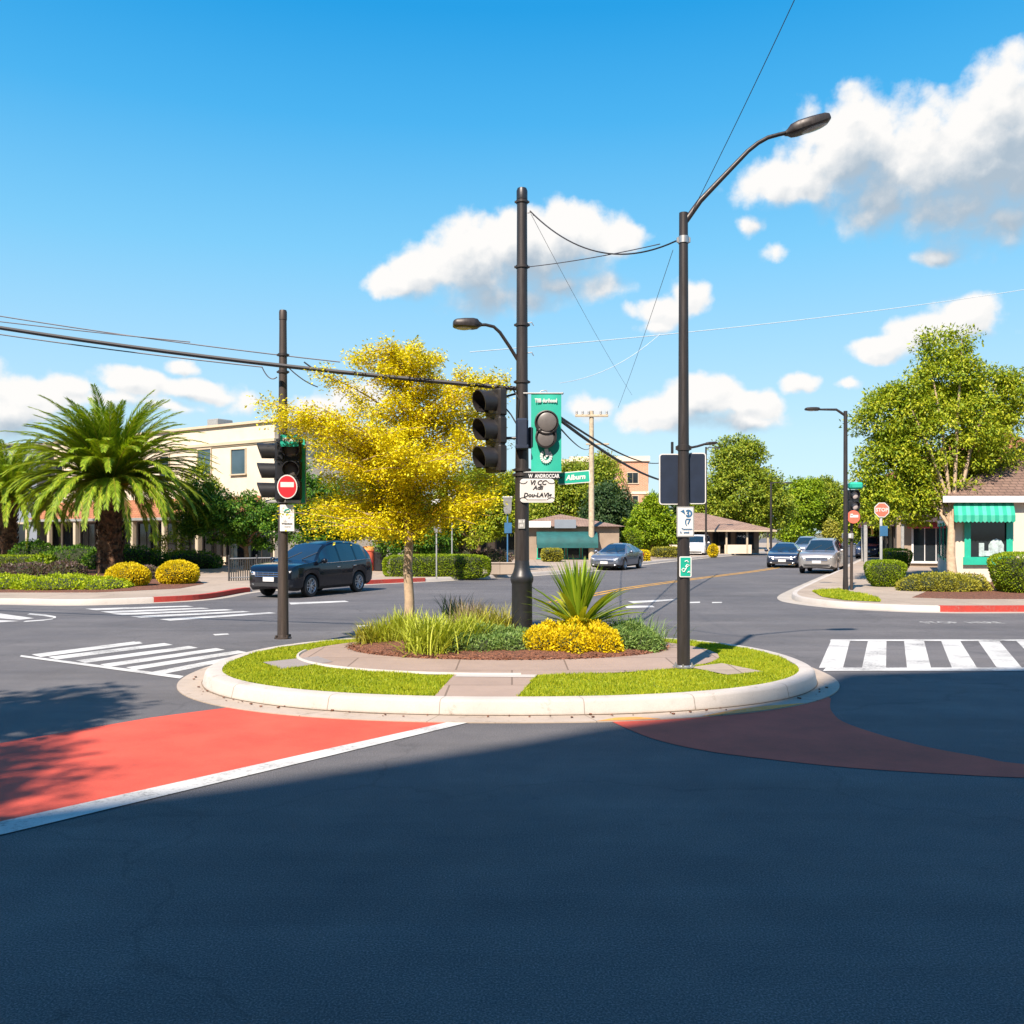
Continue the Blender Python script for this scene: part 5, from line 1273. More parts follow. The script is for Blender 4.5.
mulch_l = MB().prism([(p.x, p.y) for p in px_poly([(-60, 592.5), (96, 592.5), (130, 591), (180, 588.5), (204, 584), (190, 574), (60, 567), (-60, 568)], .15)], .14, .158); o = mulch_l.build('mulch_bed', M['mulch'], smooth=False); o['kind'] = 'structure'
# right side
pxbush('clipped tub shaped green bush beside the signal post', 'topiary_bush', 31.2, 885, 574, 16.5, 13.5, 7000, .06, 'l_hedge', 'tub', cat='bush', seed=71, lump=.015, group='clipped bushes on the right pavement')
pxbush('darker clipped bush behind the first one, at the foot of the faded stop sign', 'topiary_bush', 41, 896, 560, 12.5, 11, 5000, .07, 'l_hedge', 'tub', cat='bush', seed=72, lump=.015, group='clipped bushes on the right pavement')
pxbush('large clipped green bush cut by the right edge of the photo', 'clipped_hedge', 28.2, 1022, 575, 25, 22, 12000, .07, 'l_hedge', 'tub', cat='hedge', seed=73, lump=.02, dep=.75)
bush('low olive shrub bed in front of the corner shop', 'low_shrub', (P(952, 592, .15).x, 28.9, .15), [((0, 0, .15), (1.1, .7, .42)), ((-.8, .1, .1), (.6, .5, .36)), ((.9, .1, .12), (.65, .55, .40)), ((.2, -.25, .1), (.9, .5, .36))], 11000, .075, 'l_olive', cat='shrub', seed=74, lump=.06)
ml = MB().prism([(p.x, p.y) for p in px_poly([(912, 597.5), (960, 599), (1300, 599.5), (1300, 589), (985, 582), (935, 588)], .15)], .14, .157); o = ml.build('mulch_bed', M['mulch'], smooth=False); o['kind'] = 'structure'
# far planting
pxbush('short hedge in front of the teal awning shop', 'box_hedge', 58, 552, 555, 10, 6, 2600, .12, 'l_olive', 'box', dep=.6, cat='hedge', seed=75, lump=.04)
pxbush('bright yellow clipped hedge behind the parked grey sedan', 'yellow_hedge', 60, 640, 557, 9, 6.5, 2600, .11, 'l_yellowbush', 'box', dep=.6, cat='hedge', seed=76, lump=.03)
pxbush('long low green hedge beside the white van', 'box_hedge', 66, 668, 552, 16, 4.5, 3000, .12, 'l_olive', 'box', dep=.6, cat='hedge', seed=77, lump=.04)
pxbush('small yellowish shrub in front of the restaurant', 'small_shrub', 72, 713, 551, 5, 6.5, 1500, .12, 'l_yellowbush', cat='shrub', seed=78, lump=.05)
pxbush('light green shrubs beneath the fresh green conical tree', 'leafy_shrub', 66, 632, 540, 10, 11, 2400, .16, 'l_bright', cat='shrub', seed=79, lump=.12)
bush('pink and grey flowering plants behind the box hedge', 'flower_bed', (P(462, 566, .15).x, 46, .15), [((0, 0, .6), (1.3, .5, .55)), ((1.6, .2, .5), (1.2, .5, .5))], 3500, .13, 'l_purple', cat='plants', seed=80, lump=.12)
# ---- island plants
def blades(label, name, loc, n, h, spread, w, mat, seed, droop=1.0, cat='plant', group=None, erect=.5, seg=5, rad=.12):
    r = np.random.default_rng(seed); t = thing(name, loc, label, cat, group); st_ = []
    V = []; F = []
    for i in range(n):
        az_ = r.uniform(0, 2*PI); e = R(88) - abs(r.normal(0, erect)); hh = h*r.uniform(.6, 1.15); b0 = Vector((rad*r.normal(), rad*r.normal(), -.02))
        d = Vector((math.cos(az_), math.sin(az_), 0)); side = Vector((-d.y, d.x, 0)); p = b0; o = len(V); tw = r.normal(0, .5)
        side = (side + d*tw*.3).normalized()
        for j in range(seg+1):
            f = j/seg; ww = w*(.55 + 1.2*f - 1.75*f*f)*r.uniform(.95, 1.05) if f < 1 else .001
            ww = max(ww, .0015); V += [tuple(p - side*ww/2), tuple(p + side*ww/2)]
            p = p + (d*math.cos(e)*spread + Vector((0, 0, math.sin(e))))*hh/seg; e -= droop*(.10 + .26*f)*r.uniform(.6, 1.3)
        F += [(o+2*j, o+2*j+1, o+2*j+3, o+2*j+2) for j in range(seg)]
    npmesh('leaves', np.array(V), np.array(F), M[mat], t); return t
def isl(px, py, z=.24): 
    p = P(px, py, z); return (p.x, p.y, z)
GG = 'ornamental grasses on the island'
blades('yellow green grass clump at the far left of the island bed', 'grass_clump', isl(386, 641), 420, .46, 1.0, .020, 'l_lemon', 1, 1.0, 'grass clump', GG, .6)
blades('tall lemon grass clump right of the yellow tree trunk', 'grass_clump', isl(432, 650), 800, .62, 1.0, .024, 'l_lemon', 2, 1.0, 'grass clump', GG, .55, rad=.17)
blades('thick yellow grass clump left of the black pole base', 'grass_clump', isl(466, 646), 620, .58, .9, .022, 'l_lemon', 3, .9, 'grass clump', GG, .5, rad=.16)
blades('upright light green grass right behind the yellow tree trunk', 'grass_clump', isl(404, 641), 480, .58, .8, .020, 'l_lemon', 4, .8, 'grass clump', GG, .45)
blades('feathery grass clump touching the left side of the black pole', 'grass_clump', isl(494, 640), 640, .62, .9, .018, 'l_olive', 5, .9, 'grass clump', GG, .5, rad=.16)
blades('pinkish dry grass clump in the middle of the left planting', 'grass_clump', isl(472, 634), 520, .64, .8, .018, 'l_pinkgrass', 6, .8, 'grass clump', GG, .4, rad=.15)
blades('small dark spiky plant rising behind the grasses', 'spiky_plant', isl(456, 630), 110, .74, .9, .030, 'l_dark', 7, .7, 'plant', None, .55)
def low(label, name, px, py, lobes, n, L, mat, seed, **kw):
    x, y, z = isl(px, py, .2); return bush(label, name, (x, y, z), lobes, n, L, mat, cat='ground cover', seed=seed, **kw)
low('fine green ground cover in front of the grasses', 'ground_cover', 470, 652, [((-.55, .1, .0), (.36, .30, .20)), ((-.2, 0, .02), (.36, .30, .24)), ((.2, .0, .02), (.40, .32, .22)), ((.62, .05, .02), (.38, .32, .25)), ((.95, .12, .0), (.25, .25, .20)), ((.25, .40, .04), (.55, .28, .30)), ((.75, .42, .02), (.36, .28, .28))], 26000, .060, 'l_greengrey', 81, lump=.05, wide=.34, spread=.75)
low('mounded yellow flowering ground cover right of the black pole', 'ground_cover', 571, 651.5, [((-.45, .02, .04), (.34, .34, .30)), ((.0, .0, .05), (.40, .38, .31)), ((.42, .1, .04), (.36, .36, .30)), ((.15, .4, .08), (.58, .33, .34)), ((-.3, .3, .06), (.4, .3, .32))], 34000, .048, 'l_yellowbush', 82, lump=.045, wide=.62)
low('grey green lavender mound at the right end of the bed', 'ground_cover', 634, 649, [((-.25, .05, .04), (.36, .32, .25)), ((.12, .1, .03), (.32, .32, .22)), ((-.05, .4, .06), (.46, .32, .28))], 14000, .065, 'l_greengrey', 83, lump=.05, wide=.30, spread=.7)
blades('spray of grey green stems at the right end of the bed', 'grass_clump', isl(634, 642), 600, .48, 1.2, .014, 'l_greengrey', 84, .9, 'grass clump', GG, .8, rad=.25)
blades('olive grass tuft at the left tip of the mulch', 'grass_clump', isl(370, 641), 380, .38, 1.1, .018, 'l_olive', 85, 1.0, 'grass clump', GG, .7)
# spear-leaved plant
yx, yy, yz = isl(579, 640, .28)
yt = thing('yucca_plant', (yx, yy, yz), 'large spear leaved plant with upright green blades and broad arching lower leaves', 'plant')
def spears(name, n, h, e0, e1, w, droop, mat, seed, par, zoff=0, rb=.05):
    r = np.random.default_rng(seed); V = []; F = []; seg = 7
    for i in range(n):
        az_ = i*2.39996 + r.normal(0, .2); e = R(r.uniform(e0, e1)); hh = h*r.uniform(.78, 1.08); d = Vector((math.cos(az_), math.sin(az_), 0)); side = Vector((-d.y, d.x, 0)); p = d*rb + Vector((0, 0, zoff)); o = len(V)
        for j in range(seg+1):
            f = j/seg; ww = w*(.7 + 1.3*f - 2.0*f*f) if f < 1 else .002; ww = max(ww, .002); up = Vector((-d.x*math.sin(e), -d.y*math.sin(e), math.cos(e)))
            V += [tuple(p - side*ww/2 + up*ww*.22), tuple(p), tuple(p + side*ww/2 + up*ww*.22)]
            p = p + (d*math.cos(e) + Vector((0, 0, math.sin(e))))*hh/seg; e -= droop*(.3 + f)/seg
        for j in range(seg): F += [(o+3*j, o+3*j+1, o+3*j+4, o+3*j+3), (o+3*j+1, o+3*j+2, o+3*j+5, o+3*j+4)]
    npmesh(name, np.array(V), np.array(F), M[mat], par)
spears('upright_leaves', 110, 1.02, 62, 90, .050, .25, 'l_palm', 1, yt, .30)
spears('lower_leaves', 22, 1.08, 24, 52, .13, .75, 'l_yuccalow', 2, yt, .18)
spears('lower_leaves', 60, 1.0, 12, 50, .030, .8, 'l_palm', 3, yt, .20)
spears('dry_leaves', 10, .5, 5, 25, .10, .9, 'l_orange', 4, yt, .14)
MB().lathe([(.10, -.05), (.085, .2), (.06, .42)], 10).build('stem', M['bark'], yt)
# ---- trees out of view on the left that shade the near lane
def shade_tree(label, x, y, z, rr, seed, nc=70):
    tree(label, 'street_tree', x, y, [((0, 0, z), (rr, rr, rr*.55)), ((rr*.5, .3, z-.5), (rr*.6, rr*.6, rr*.4))], nc, 60, .5, .22, 'l_leafy', trunk=(.16, z-rr*.3), seed=seed, zb=0, group='street trees on the near left corner')
o_ = SH * (6.5/math.tan(R(SUN_EL)))
shade_tree('leafy street tree on the near left corner', -5.9 - o_.x, 10.1 - o_.y, 6.5, 1.55, 91, 46)
o_ = SH * (9/math.tan(R(SUN_EL)))
shade_tree('taller leafy street tree on the near left corner', -5.3 - o_.x, 7.0 - o_.y, 9, 1.7, 92, 46)
# ================================================================== STREET FURNITURE
def roundpost(label, name, base, h, r, mat, cat): 
    t = thing(name, base, label, cat); MB().lathe([(r*1.05, 0), (r, .05), (r, h-.03), (r*.6, h)], 12).build('post', M[mat], t); return t
# timber utility pole
Y = 62; b = Vector(((591.5-512)/FPX*Y, Y, .15))
t = thing('utility_pole', b, 'pale timber utility pole with crossarm beyond the parked grey sedan', 'utility pole')
zt = CAMH + (HY-411)/FPX*Y - .15
MB().lathe([(.21, 0), (.19, zt*.5), (.15, zt)], 12).build('pole', M['wood'], t)
k = Y/FPX
za = CAMH + (HY-416)/FPX*Y - .15
MB().bbox((0, -.16, za), (33*k, .12, .16), .02).build('crossarm', M['wood'], t); MB().bbox((.4, -.15, za - 1.95), (1.6, .10, .12), .02).build('crossarm', M['wood'], t)
for d in (-15, -9, -3, 9, 15): MB().lathe([(.05, 0), (.09, .06), (.06, .12), (.09, .18), (.04, .26)], 8, Matrix.Translation((d*k, -.16, za+.08))).build('insulator', M['greysteel'], t)
# far street lights
def streetlight(label, px, pyb, pyt, armpx, armdy, r, headL, side=-1):
    Yl = FPX*(CAMH-.15)/(pyb-HY); b = Vector(((px-512)/FPX*Yl, Yl, .15)); k = Yl/FPX
    t = thing('street_light', b, label, 'street light', 'street lights further along the road')
    h = (pyb-pyt)*k
    MB().lathe([(r*1.2, 0), (r*1.1, .3), (r, .5), (r*.8, h-.02), (r*.8, h)], 12).build('pole', M['pole'], t)
    e = armpx*k*side
    MB().tube([(0, 0, h-.15), (e*.35, 0, h+.02+armdy*k*.5), (e*.8, 0, h+armdy*k), (e, 0, h+armdy*k)], [.045, .04, .035, .03], 8).build('lamp_arm', M['pole'], t)
    lamp_head(t, (e*.95, 0, h+armdy*k), (side, 0, .02), headL, .26, .14); return t
streetlight('slim street light on the right pavement corner, arm pointing left', 845.5, 591, 411, 26, 1.5, .075, .5)
streetlight('thin pale street light in front of the restaurant', 771, 554, 482, 12, -1, .10, .9, 1)
streetlight('thin street light rising behind the navy back panels', 706, 555, 447, 8, -1, .09, .6, 1)
# signal on the right pavement
Yl = 29.2; b = Vector(((851.5-512)/FPX*Yl, Yl, .15)); k = Yl/FPX
t = thing('corner_signal', b, 'signal post with teal topped head and faded red disc on the right pavement', 'traffic signal')
MB().lathe([(.05, 0), (.045, 3.2)], 10).build('post', M['pole2'], t)
z_ = lambda y: CAMH + (HY-y)/FPX*Yl - .15
hd = signal(t, ((853.5-851.5)*k, -.10, z_(506)), R(10), 1.05, .36, .2, 3, .12, M['black'], plain('dusty_lens', (.42, .36, .34), .5, 0, .1, 20))
MB().bbox(((853.5-851.5)*k, -.16, z_(486)), (.42, .3, .22), .05).build('top_hood', M['teal'], t)
T = Matrix.Translation(((850.5-851.5)*k, -.25, z_(517))) @ Matrix.Rotation(R(90), 4, 'X')
dn = MB().lathe([(.21, 0), (.21, .01)], 24, T).build('round_sign', M['coral_sign'], t, smooth=False); MB().bbox((.02, .02, .0125), (.26, .08, .005), .002, T).bbox((-.06, .07, .0125), (.08, .06, .005), .002, T).build('sign_face', M['white'], dn, smooth=False)
o = MB().bbox(((847-851.5)*k, -.06, z_(536)), (.34, .16, .18), .02).build('push_button_box', M['greysteel'], t); MB().bbox(((847-851.5)*k, -.145, z_(536)), (.16, .03, .13), .01).build('button_plate', M['cream_sign'], o)
# faded stop sign
Yl = 31.9; b = Vector(((881-512)/FPX*Yl, Yl, .15)); k = Yl/FPX; z_ = lambda y: CAMH + (HY-y)/FPX*Yl - .15
t = roundpost('faded red octagonal sign with blue plate on a grey post behind the clipped bushes', 'stop_sign', b, z_(510), .05, 'greysteel', 'road sign')
T = Matrix.Translation((0, -.06, z_(510))) @ Matrix.Rotation(R(90), 4, 'X')
dn = MB().lathe([(.28, 0), (.28, .012)], 8, T, rot=PI/8).build('octagon', M['white'], t, smooth=False); MB().lathe([(.25, .012), (.25, .016)], 8, T, rot=PI/8).build('sign_face', M['coral_sign'], dn, smooth=False)
text('STOP', .18, M['cream_sign'], dn, (0, -.08, z_(510)))
MB().bbox((.08, -.05, z_(531)), (.28, .02, .36), .01).build('blue_plate', M['blue_sign'], t)
# amber warning sign, small white sign, box-headed lamp
Yl = 36.2; b = Vector(((436.5-512)/FPX*Yl, Yl, .15)); z_ = lambda y: CAMH + (HY-y)/FPX*Yl - .15
t = roundpost('amber warning sign on a thin grey post in front of the box hedge', 'warning_sign', b, z_(504), .03, 'greysteel', 'road sign')
T = Matrix.Translation((.05, -.05, z_(511.5))) @ Matrix.Rotation(R(90), 4, 'X')
MB().lathe([(.29, 0), (.29, .012)], 8, T, rot=.1).build('amber_plate', M['orange_sign'], t, smooth=False)
MB().bbox((.05, -.05, z_(526)), (.30, .015, .55), .01).build('grey_plate', M['steel'], t)
MB().bbox((.0, -.03, z_(502)), (.40, .015, .22), .01).build('white_plate', M['white'], t)
Yl = 40.5; b = Vector(((452-512)/FPX*Yl, Yl, .15)); z_ = lambda y: CAMH + (HY-y)/FPX*Yl - .15
t = roundpost('small white sign on a tall thin post behind the box hedge', 'white_sign', b, z_(490), .03, 'greysteel', 'road sign')
MB().bbox((0, -.05, z_(496.5)), (.34, .02, .60), .01).build('white_plate', M['white'], t); 
text('NO', .17, M['black'], t, (0, -.065, z_(493))); text('P', .2, M['black'], t, (0, -.065, z_(500)))
Yl = 43.0; b = Vector(((507.5-512)/FPX*Yl, Yl, .15)); z_ = lambda y: CAMH + (HY-y)/FPX*Yl - .15
t = roundpost('grey lantern box on a thin blue post left of the tall black pole', 'lantern_post', b, z_(512), .035, 'blue_sign', 'lantern post')
MB().lathe([(.18, z_(514)), (.27, z_(510)), (.29, z_(499)), (.34, z_(497.5)), (.30, z_(496.5))], 4, rot=PI/4).build('lantern', M['greysteel'], t)
MB().bbox((.03, -.06, z_(528)), (.36, .03, .50), .01).build('blue_plate', M['blue_sign'], t)
# bins
Yl = 44; b = Vector(((368-512)/FPX*Yl, Yl, .15))
t = thing('orange_bin', b, 'orange bin on the pavement behind the black suv', 'bin')
MB().lathe([(.26, 0), (.30, .05), (.33, .95), (.36, .97), (.36, 1.02)], 14).build('body', M['coral_sign'], t); MB().lathe([(.36, 1.02), (.33, 1.12), (.2, 1.2), (.02, 1.22)], 14).build('lid', M['orange_paint'], t)
b = Vector(((380-512)/FPX*Yl, Yl, .15))
t = thing('black_bin', b, 'black rounded litter bin left of the box hedge', 'bin')
MB().lathe([(.24, 0), (.30, .05), (.32, .85), (.34, .9)], 14).build('body', M['black'], t); MB().lathe([(.34, .9), (.30, 1.1), (.16, 1.24), (.02, 1.27)], 14).build('lid', M['plastic'], t)
# picket-like metal fence
a, c = P(229, 581, .15), P(283, 579, .15); t = thing('metal_fence', a, 'dark metal railing behind the bonnet of the black suv', 'fence'); d = c - a
mb = MB(); n = 24
for k in range(n+1):
    p = d*(k/n); mb.box((p.x, p.y, .45), (.03, .03, .9), rz=math.atan2(d.y, d.x))
mb.build('pickets', M['fence'], t)
rl = MB().tube([(0, 0, .86), (d.x, d.y, .86)], .03, 6).tube([(0, 0, .12), (d.x, d.y, .12)], .025, 6); rl.build('rails', M['greysteel'], t)
for k in (0, .5, 1): MB().bbox((d.x*k, d.y*k, .5), (.06, .06, 1.0), .01).build('post', M['fence'], t)
# low concrete plinth with short post, right of box hedge
b = Vector(((500-512)/FPX*40, 40, .15)); t = thing('low_wall', b, 'low pale concrete wall right of the box hedge', 'wall')
MB().bbox((.1, 0, .25), (1.3, .3, .5), .03).bbox((.1, 0, .52), (1.4, .38, .06), .015).build('block', M['sidewalk'], t)

# ================================================================== CARS
def carpaint(name, col, metal=.35):
    m, t, b = newmat(name); f = noise(t, 900, 1, .5)
    t.links.new(ramp(t, f, [(.35, tuple(x*.85 for x in col)), (.7, tuple(min(1, x*1.2) for x in col))]), b.inputs['Base Color'])
    b.inputs['Metallic'].default_value = metal; b.inputs['Roughness'].default_value = .32 if metal else .18; b.inputs['Specular IOR Level'].default_value = .5 if metal else .25; b.inputs['Coat Weight'].default_value = .9 if metal else .55; b.inputs['Coat Roughness'].default_value = .03; return m
M['carglass'] = plain('tinted_car_glass', (.010, .022, .035), .03, 0, .1, 1, coat=.8)
def car(label, name, kind, front, head, paintcol, anchor='front', detail=True, group='cars and vans on the road'):
    """front: ground point under the middle of the nose; head: direction the car faces"""
    SU = dict(L=4.55, r=.35, ra=.41, xf=1.33, xr=-1.30, wr=.62, tab=[
        (2.275,.68,.34,.72,.78),(2.24,.78,.26,.82,.88),(2.15,.85,.23,.90,.96),(2.0,.89,.22,.96,1.02),(1.7,.91,.22,1.0,1.06),(1.3,.915,.22,1.03,1.09),(1.0,.918,.22,1.04,1.13),(.62,.92,.22,1.04,1.42),(.25,.92,.22,1.04,1.65),(-.2,.92,.22,1.05,1.73),(-.7,.92,.22,1.06,1.745),(-1.3,.92,.22,1.08,1.72),(-1.75,.91,.23,1.10,1.66),(-2.0,.885,.26,1.11,1.54),(-2.15,.86,.30,1.10,1.28),(-2.24,.82,.34,.98,1.02),(-2.275,.72,.42,.84,.88)],
        pil=[(-.30,-.20),(-1.22,-1.12),(-1.90,-1.76)], glass=(-2.05,.78), ws=(.27,1.0), rw=(-2.16,-1.86), doors=[(-.25,.95),(-1.17,-.25)])
    SD = dict(L=4.6, r=.32, ra=.38, xf=1.40, xr=-1.32, wr=.55, tab=[
        (2.30,.62,.30,.50,.54),(2.26,.74,.22,.58,.64),(2.16,.83,.19,.67,.72),(2.0,.87,.18,.75,.79),(1.6,.89,.18,.82,.86),(1.2,.90,.18,.87,.91),(.95,.90,.18,.89,.95),(.5,.90,.18,.90,1.20),(.1,.90,.18,.91,1.38),(-.3,.90,.18,.92,1.44),(-.8,.90,.18,.93,1.41),(-1.2,.90,.18,.95,1.28),(-1.65,.89,.19,.97,1.05),(-1.9,.87,.22,.97,1.01),(-2.15,.84,.26,.93,.97),(-2.26,.78,.32,.84,.88),(-2.30,.66,.40,.72,.76)],
        pil=[(-.42,-.32),(-1.14,-1.04)], glass=(-1.38,.66), ws=(.12,.93), rw=(-1.62,-1.02), doors=[(-.37,.85),(-1.2,-.37)])
    VN = dict(L=4.5, r=.34, ra=.40, xf=1.35, xr=-1.25, wr=.72, tab=[
        (2.25,.68,.30,.60,.66),(2.21,.80,.24,.78,.84),(2.1,.86,.22,.92,.99),(1.9,.89,.22,1.02,1.10),(1.6,.90,.22,1.08,1.20),(1.2,.91,.22,1.10,1.52),(.8,.91,.22,1.11,1.78),(.3,.91,.22,1.12,1.86),(-.8,.91,.22,1.12,1.88),(-1.7,.91,.22,1.12,1.85),(-2.05,.90,.24,1.12,1.78),(-2.2,.87,.28,1.10,1.4),(-2.25,.82,.34,1.0,1.04)],
        pil=[(-.2,-.08),(-1.2,-1.08),(-1.95,-1.8)], glass=(-1.9,1.25), ws=(.85,1.62), rw=(-2.22,-2.08), doors=[(-.14,1.1),(-1.14,-.14)])
    K = dict(suv=SU, sedan=SD, van=VN)[kind]; L = K['L']
    h = Vector((head[0], head[1], 0)).normalized(); rz = math.atan2(h.y, h.x)
    c = Vector((front[0], front[1], 0))
    if anchor == 'front': c = c - h*(L/2)
    else: c = c - h*K['xf'] - Vector((-h.y, h.x, 0))*.80
    t = thing(name, c, label, 'van' if kind == 'van' else 'car', group, rz)
    tab = sorted(K['tab']); X = np.array([a[0] for a in tab]); A = np.array([a[1:] for a in tab])
    xs = set(np.round(np.linspace(-L/2, L/2, 76), 4))
    for a, b_ in K['doors']: xs |= {a-.006, a+.006, b_-.006, b_+.006}
    for a, b_ in K['pil']: xs |= {a, b_}
    for w in (K['xf'], K['xr']): xs |= {round(w + K['ra']*math.cos(q), 4) for q in np.linspace(0, PI, 15)}
    xs = np.array(sorted(xs)); xs = xs[np.concatenate([[True], np.diff(xs) > .004])]
    sm = lambda v: np.interp(xs, X, v)
    def smth(v):
        f = np.interp(np.linspace(-L/2, L/2, 400), X, v); kk = np.exp(-np.linspace(-2, 2, 15)**2); kk /= kk.sum(); g_ = np.convolve(np.pad(f, 7, 'edge'), kk, 'valid'); return np.interp(xs, np.linspace(-L/2, L/2, 400), g_)
    w, zb, zbelt, zr = (smth(A[:, i]) for i in range(4)); wr0 = K['wr']
    nr = 11; rings = []
    for i, x in enumerate(xs):
        gh = zr[i]-zbelt[i]; f = min(1, max(0, (gh-.08)/.42)); wr = w[i]*.93*(1-f) + wr0*f
        zl = 0
        for wx in (K['xf'], K['xr']):
            d = abs(x-wx)
            if d < K['ra']: zl = max(zl, K['r'] + math.sqrt(max(0, K['ra']**2-d*d)))
        z2 = max(zb[i]+.10, zl); z3 = max(zb[i]+.45*(zbelt[i]-zb[i]), zl+.05); z1 = max(zb[i], zl)
        rk = .07*f+.02
        ring = [(0, zb[i]+.06), (w[i]*.60 if zl else w[i]*.86, z1), (w[i]*.975, z2), (w[i], z3), (w[i]*.985, max(zbelt[i]-.10, z3+.03)), (w[i]*.95, zbelt[i]),
                ((w[i]*.93+wr)/2 if f else w[i]*.93, zbelt[i]+(zr[i]-rk-zbelt[i])*.55 if f else zbelt[i]+gh*.5), (wr, zr[i]-rk if f else zbelt[i]+gh*.6), (wr*.86, zr[i]-.018 if f else zbelt[i]+gh*.85), (wr*.45, zr[i]), (0, zr[i]+.008)]
        rings.append([(x, y, z) for y, z in ring])
    groups = {k: MB() for k in ('body', 'side1', 'side-1', 'ws', 'rw', 'd01', 'd11', 'd0-1', 'd1-1', 'trim')}
    for i in range(len(xs)-1):
        xm = (xs[i]+xs[i+1])/2
        for j in range(nr-1):
            key = 'body'
            gl, gh_ = K['glass']; f2 = (zr[i]+zr[i+1]-zbelt[i]-zbelt[i+1])/2
            if j in (5, 6) and gl < xm < gh_ and f2 > .16 and not any(a <= xm <= b_ for a, b_ in K['pil']): key = 'side'
            elif j in (8, 9) and K['ws'][0] < xm < K['ws'][1]: key = 'ws'
            elif j in (8, 9) and K['rw'][0] < xm < K['rw'][1]: key = 'rw'
            elif 2 <= j <= 4:
                for q, (a, b_) in enumerate(K['doors']):
                    if a < xm < b_: key = 'd%d' % q
                    if abs(xm-a) < .006 or abs(xm-b_) < .006: key = 'trim'
            if j in (0, 1) : key = 'trim'
            for sg in (1, -1):
                q = [rings[i][j], rings[i+1][j], rings[i+1][j+1], rings[i][j+1]]
                q = [(a, b_*sg, c_) for a, b_, c_ in q]
                groups[key + (str(sg) if key in ('side', 'd0', 'd1') else '')].face(q if sg < 0 else q[::-1])
    for i in (0, len(xs)-1):
        for sg in (1, -1):
            for j in range(nr-1):
                q = [(rings[i][j][0], 0, rings[i][j][2]), (rings[i][j][0], rings[i][j][1]*sg, rings[i][j][2]), (rings[i][j+1][0], rings[i][j+1][1]*sg, rings[i][j+1][2]), (rings[i][j][0], 0, rings[i][j+1][2])]
                groups['body'].face(q)
    pm = paintcol
    def bld(key, nm, mat, par):
        mb = groups[key]; o = mb.build(nm, mat, par)
        import bmesh
        bm = bmesh.new(); bm.from_mesh(o.data); bmesh.ops.remove_doubles(bm, verts=bm.verts, dist=.0015); bmesh.ops.recalc_face_normals(bm, faces=bm.faces) if key == 'body' else None; bm.to_mesh(o.data); bm.free()
        o.data.set_sharp_from_angle(angle=R(40)); return o
    bd = bld('body', 'body', pm, t); bld('trim', 'lower_trim', M['plastic'], t)
    bld('side1', 'side_windows', M['carglass'], t); bld('side-1', 'side_windows', M['carglass'], t); bld('ws', 'windscreen', M['carglass'], t); bld('rw', 'rear_window', M['carglass'], t)
    DR = {(q, sg): bld('d%d%d' % (q, sg), ('front_door', 'rear_door')[q], pm, t) for q in (0, 1) for sg in (1, -1)}
    # wheels
    r_ = K['r']
    for wx in (K['xf'], K['xr']):
        for sg in (1, -1):
            Tm = Matrix.Translation((wx, sg*.80, r_)) @ Matrix.Rotation(R(-90*sg), 4, 'X')
            wh = MB().lathe([(r_*.64, -.07), (r_*.66, -.10), (r_*.90, -.105), (r_*.985, -.08), (r_, -.03), (r_, .03), (r_*.985, .08), (r_*.90, .105), (r_*.68, .10), (r_*.66, .05)], 26, Tm, cap=False).build('wheel', M['tyre'], t)
            rm = MB().lathe([(r_*.69, .02), (r_*.69, .098), (r_*.64, .10), (r_*.60, .07), (r_*.58, .02)], 26, Tm, cap=False)
            for q in range(5):
                a = 2*PI*q/5; 
                for dq in (-.16, .16): rm.bbox((r_*.36, dq*r_*.5, .075), (r_*.56, r_*.10, .025), .006, Tm @ Matrix.Rotation(a+dq*.5, 4, 'Z'))
            rm.lathe([(r_*.15, .06), (r_*.15, .092), (r_*.05, .10)], 12, Tm)
            rm.build('rim', M['rim'], wh); MB().lathe([(r_*.62, .0), (r_*.62, .035), (r_*.02, .036)], 18, Tm).build('brake_disc', M['plastic'], wh)
    zbm = {'suv': (.84, .64, .42), 'sedan': (.64, .48, .30), 'van': (.88, .66, .42)}[kind]; xn = L/2
    for sg in (1, -1):
        MB().ell((xn-.035, sg*.58, zbm[2]), (.05, .10, .045), 10, 6).build('fog_light', M['headlight'], t)
        Tm = Matrix.Translation((-xn+.13, sg*.72, zbm[0]+.12)) @ Matrix.Rotation(R(24*sg), 4, 'Z')
        MB().ell((0, 0, 0), (.07, .15, .15), 12, 8, Tm).build('tail_light', M['taillight'], t)
        mx_ = K['doors'][0][1]-.12; mz = np.interp(mx_, xs, zbelt)+.06
        mr = MB().ell((mx_, sg*1.02, mz+.03), (.085, .115, .085), 12, 8).tube([(mx_, sg*.86, mz-.04), (mx_, sg*.98, mz)], .025, 6).build('mirror', pm, t)
        for q in (0, 1):
            dd = DR[(q, sg)]
            hx = K['doors'][q][0]+.16; MB().bbox((hx, sg*(np.interp(hx, xs, w)*.985+.012), np.interp(hx, xs, zbelt)-.15), (.17, .03, .03), .01).build('handle', M['chrome'] if kind == 'suv' else pm, dd)
    fr = xs > L/2 - .75
    def fx(y, z):
        xz = xs[fr][zr[fr] >= z]; xw_ = xs[fr][w[fr]*.972 >= abs(y)]
        return min(xz.max() if len(xz) else L/2-.75, xw_.max() if len(xw_) else L/2-.75)
    def fxs(y, z):
        return (fx(y, z-.012) + fx(y, z) + fx(y, z+.012) + fx(abs(y)+.02, z))/4
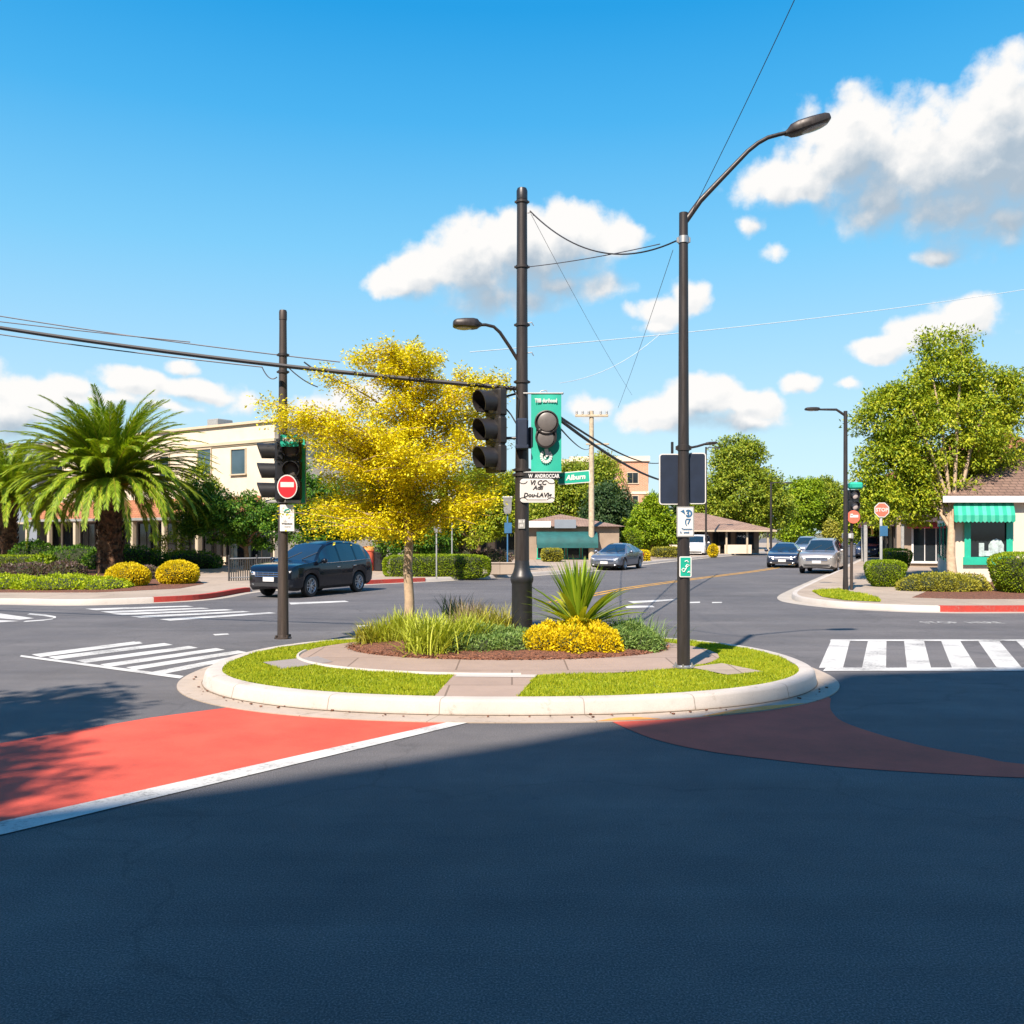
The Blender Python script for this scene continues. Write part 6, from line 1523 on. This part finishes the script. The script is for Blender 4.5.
    def patch(name, top, bot, y0, y1, mat, eps=.012, par=None, ny=14, nz=5):
        V = []; F = []
        for j in range(nz+1):
            for i in range(ny+1):
                u = i/ny; y = y0 + (y1-y0)*u; z = bot(u) + (top(u)-bot(u))*j/nz; V.append((fxs(y, z)+eps, y, z))
        for j in range(nz):
            for i in range(ny): F.append((j*(ny+1)+i, j*(ny+1)+i+1, (j+1)*(ny+1)+i+1, (j+1)*(ny+1)+i))
        return MB().add(V, F).build(name, mat, par or t)
    zg = zbm[1]
    gm = patch('grille', lambda u: zg+.17, lambda u: zg+.0, -.50, .50, M['plastic'], .012)
    mb = MB()
    for zz in (zg+.155, zg+.09, zg+.025): mb.tube([(fxs(y, zz)+.022, y, zz) for y in np.linspace(-.5, .5, 11)], .012, 6)
    mb.tube([(fxs(-.5, zg+.025)+.02, -.5, zg+.025), (fxs(-.5, zg+.155)+.02, -.5, zg+.155)], .012, 6).tube([(fxs(.5, zg+.025)+.02, .5, zg+.025), (fxs(.5, zg+.155)+.02, .5, zg+.155)], .012, 6)
    for yy in np.linspace(-.4, .4, 5): mb.tube([(fxs(yy, zg+.03)+.018, yy, zg+.03), (fxs(yy, zg+.15)+.018, yy, zg+.15)], .008, 5)
    mb.build('grille_bars', M['chrome'], gm)
    for sg in (1, -1):
        hl = patch('headlight', lambda u: zg+.17+.05*u, lambda u: zg+.07+.06*u*u, .52*sg, .87*sg, M['headlight'], .014)
        MB().ell((fxs(.62, zg+.13)+.012, sg*.62, zg+.125), (.02, .05, .038), 12, 6).build('reflector', M['chrome'], hl)
    patch('bumper_intake', lambda u: zbm[2]+.05, lambda u: zbm[2]-.06, -.62, .62, M['plastic'], .012)
    MB().bbox((L/2+.012, 0, zg-.06), (.02, .42, .14), .006).build('number_plate', M['white'], t)
    MB().bbox((-L/2-.004, 0, zg+.04), (.02, .46, .13), .006).build('number_plate', M['white'], t)
    # belt and roof trim
    for sg in (1, -1):
        pts = [(x, sg*(np.interp(x, xs, w)*.95+.004), np.interp(x, xs, zbelt)+.008) for x in np.linspace(K['glass'][0], K['glass'][1], 20)]
        MB().tube(pts, .011, 5).build('window_trim', M['chrome'] if kind == 'suv' else M['plastic'], t)
        if kind != 'sedan':
            MB().tube([(x, sg*(wr0*.93), np.interp(x, xs, zr)+.015) for x in np.linspace(-1.6, .1, 9)], .016, 6).build('roof_rail', M['plastic'], t)
    for sg in (-.35, .25): 
        x0 = K['ws'][1]-.03; z0 = np.interp(x0, xs, zr)+.012
        x1_, z1_ = x0-.28, np.interp(x0-.28, xs, zr)+.014
        MB().tube([(x0, sg-.0, z0), (x1_, sg+.40, z1_)], .009, 4).build('wiper', M['plastic'], t)
    return t
p_suv = P(309, 597); car('black blue suv with alloy wheels stopped beside the left kerb', 'suv_car', 'suv', (p_suv.x, p_suv.y), (-.41, -.91), carpaint('midnight_blue_paint', (.004, .006, .011), .0), anchor='wheel')
f = P(816.5, 574); car('silver suv coming towards the junction in the nearest lane', 'suv_car', 'suv', (f.x, f.y), (-.44, -.90), carpaint('silver_paint', (.36, .34, .33), .6))
f = P(782, 568); car('dark blue sedan beside the silver suv near the centre line', 'sedan_car', 'sedan', (f.x, f.y), (-.36, -.93), carpaint('dark_blue_paint', (.022, .032, .060), .4))
f = P(604, 570.5); car('grey blue sedan near the timber utility pole', 'sedan_car', 'sedan', (f.x, f.y), (-.42, -.90), carpaint('grey_blue_paint', (.16, .18, .22), .6))
f = P(694, 557); car('white van parked in front of the restaurant', 'parked_van', 'van', (f.x, f.y), (-.34, -.94), carpaint('white_car_paint', (.62, .62, .61), .05))
f = P(803, 559); car('pale blue car queued behind the dark blue sedan', 'suv_car', 'suv', (f.x, f.y), (-.42, -.90), carpaint('pale_blue_paint', (.22, .27, .33), .5))
f = P(867, 559); car('dark blue car parked along the right kerb beyond the signal post', 'suv_car', 'suv', (f.x, f.y), (-.44, -.90), carpaint('parked_blue_paint', (.03, .05, .11), .4))
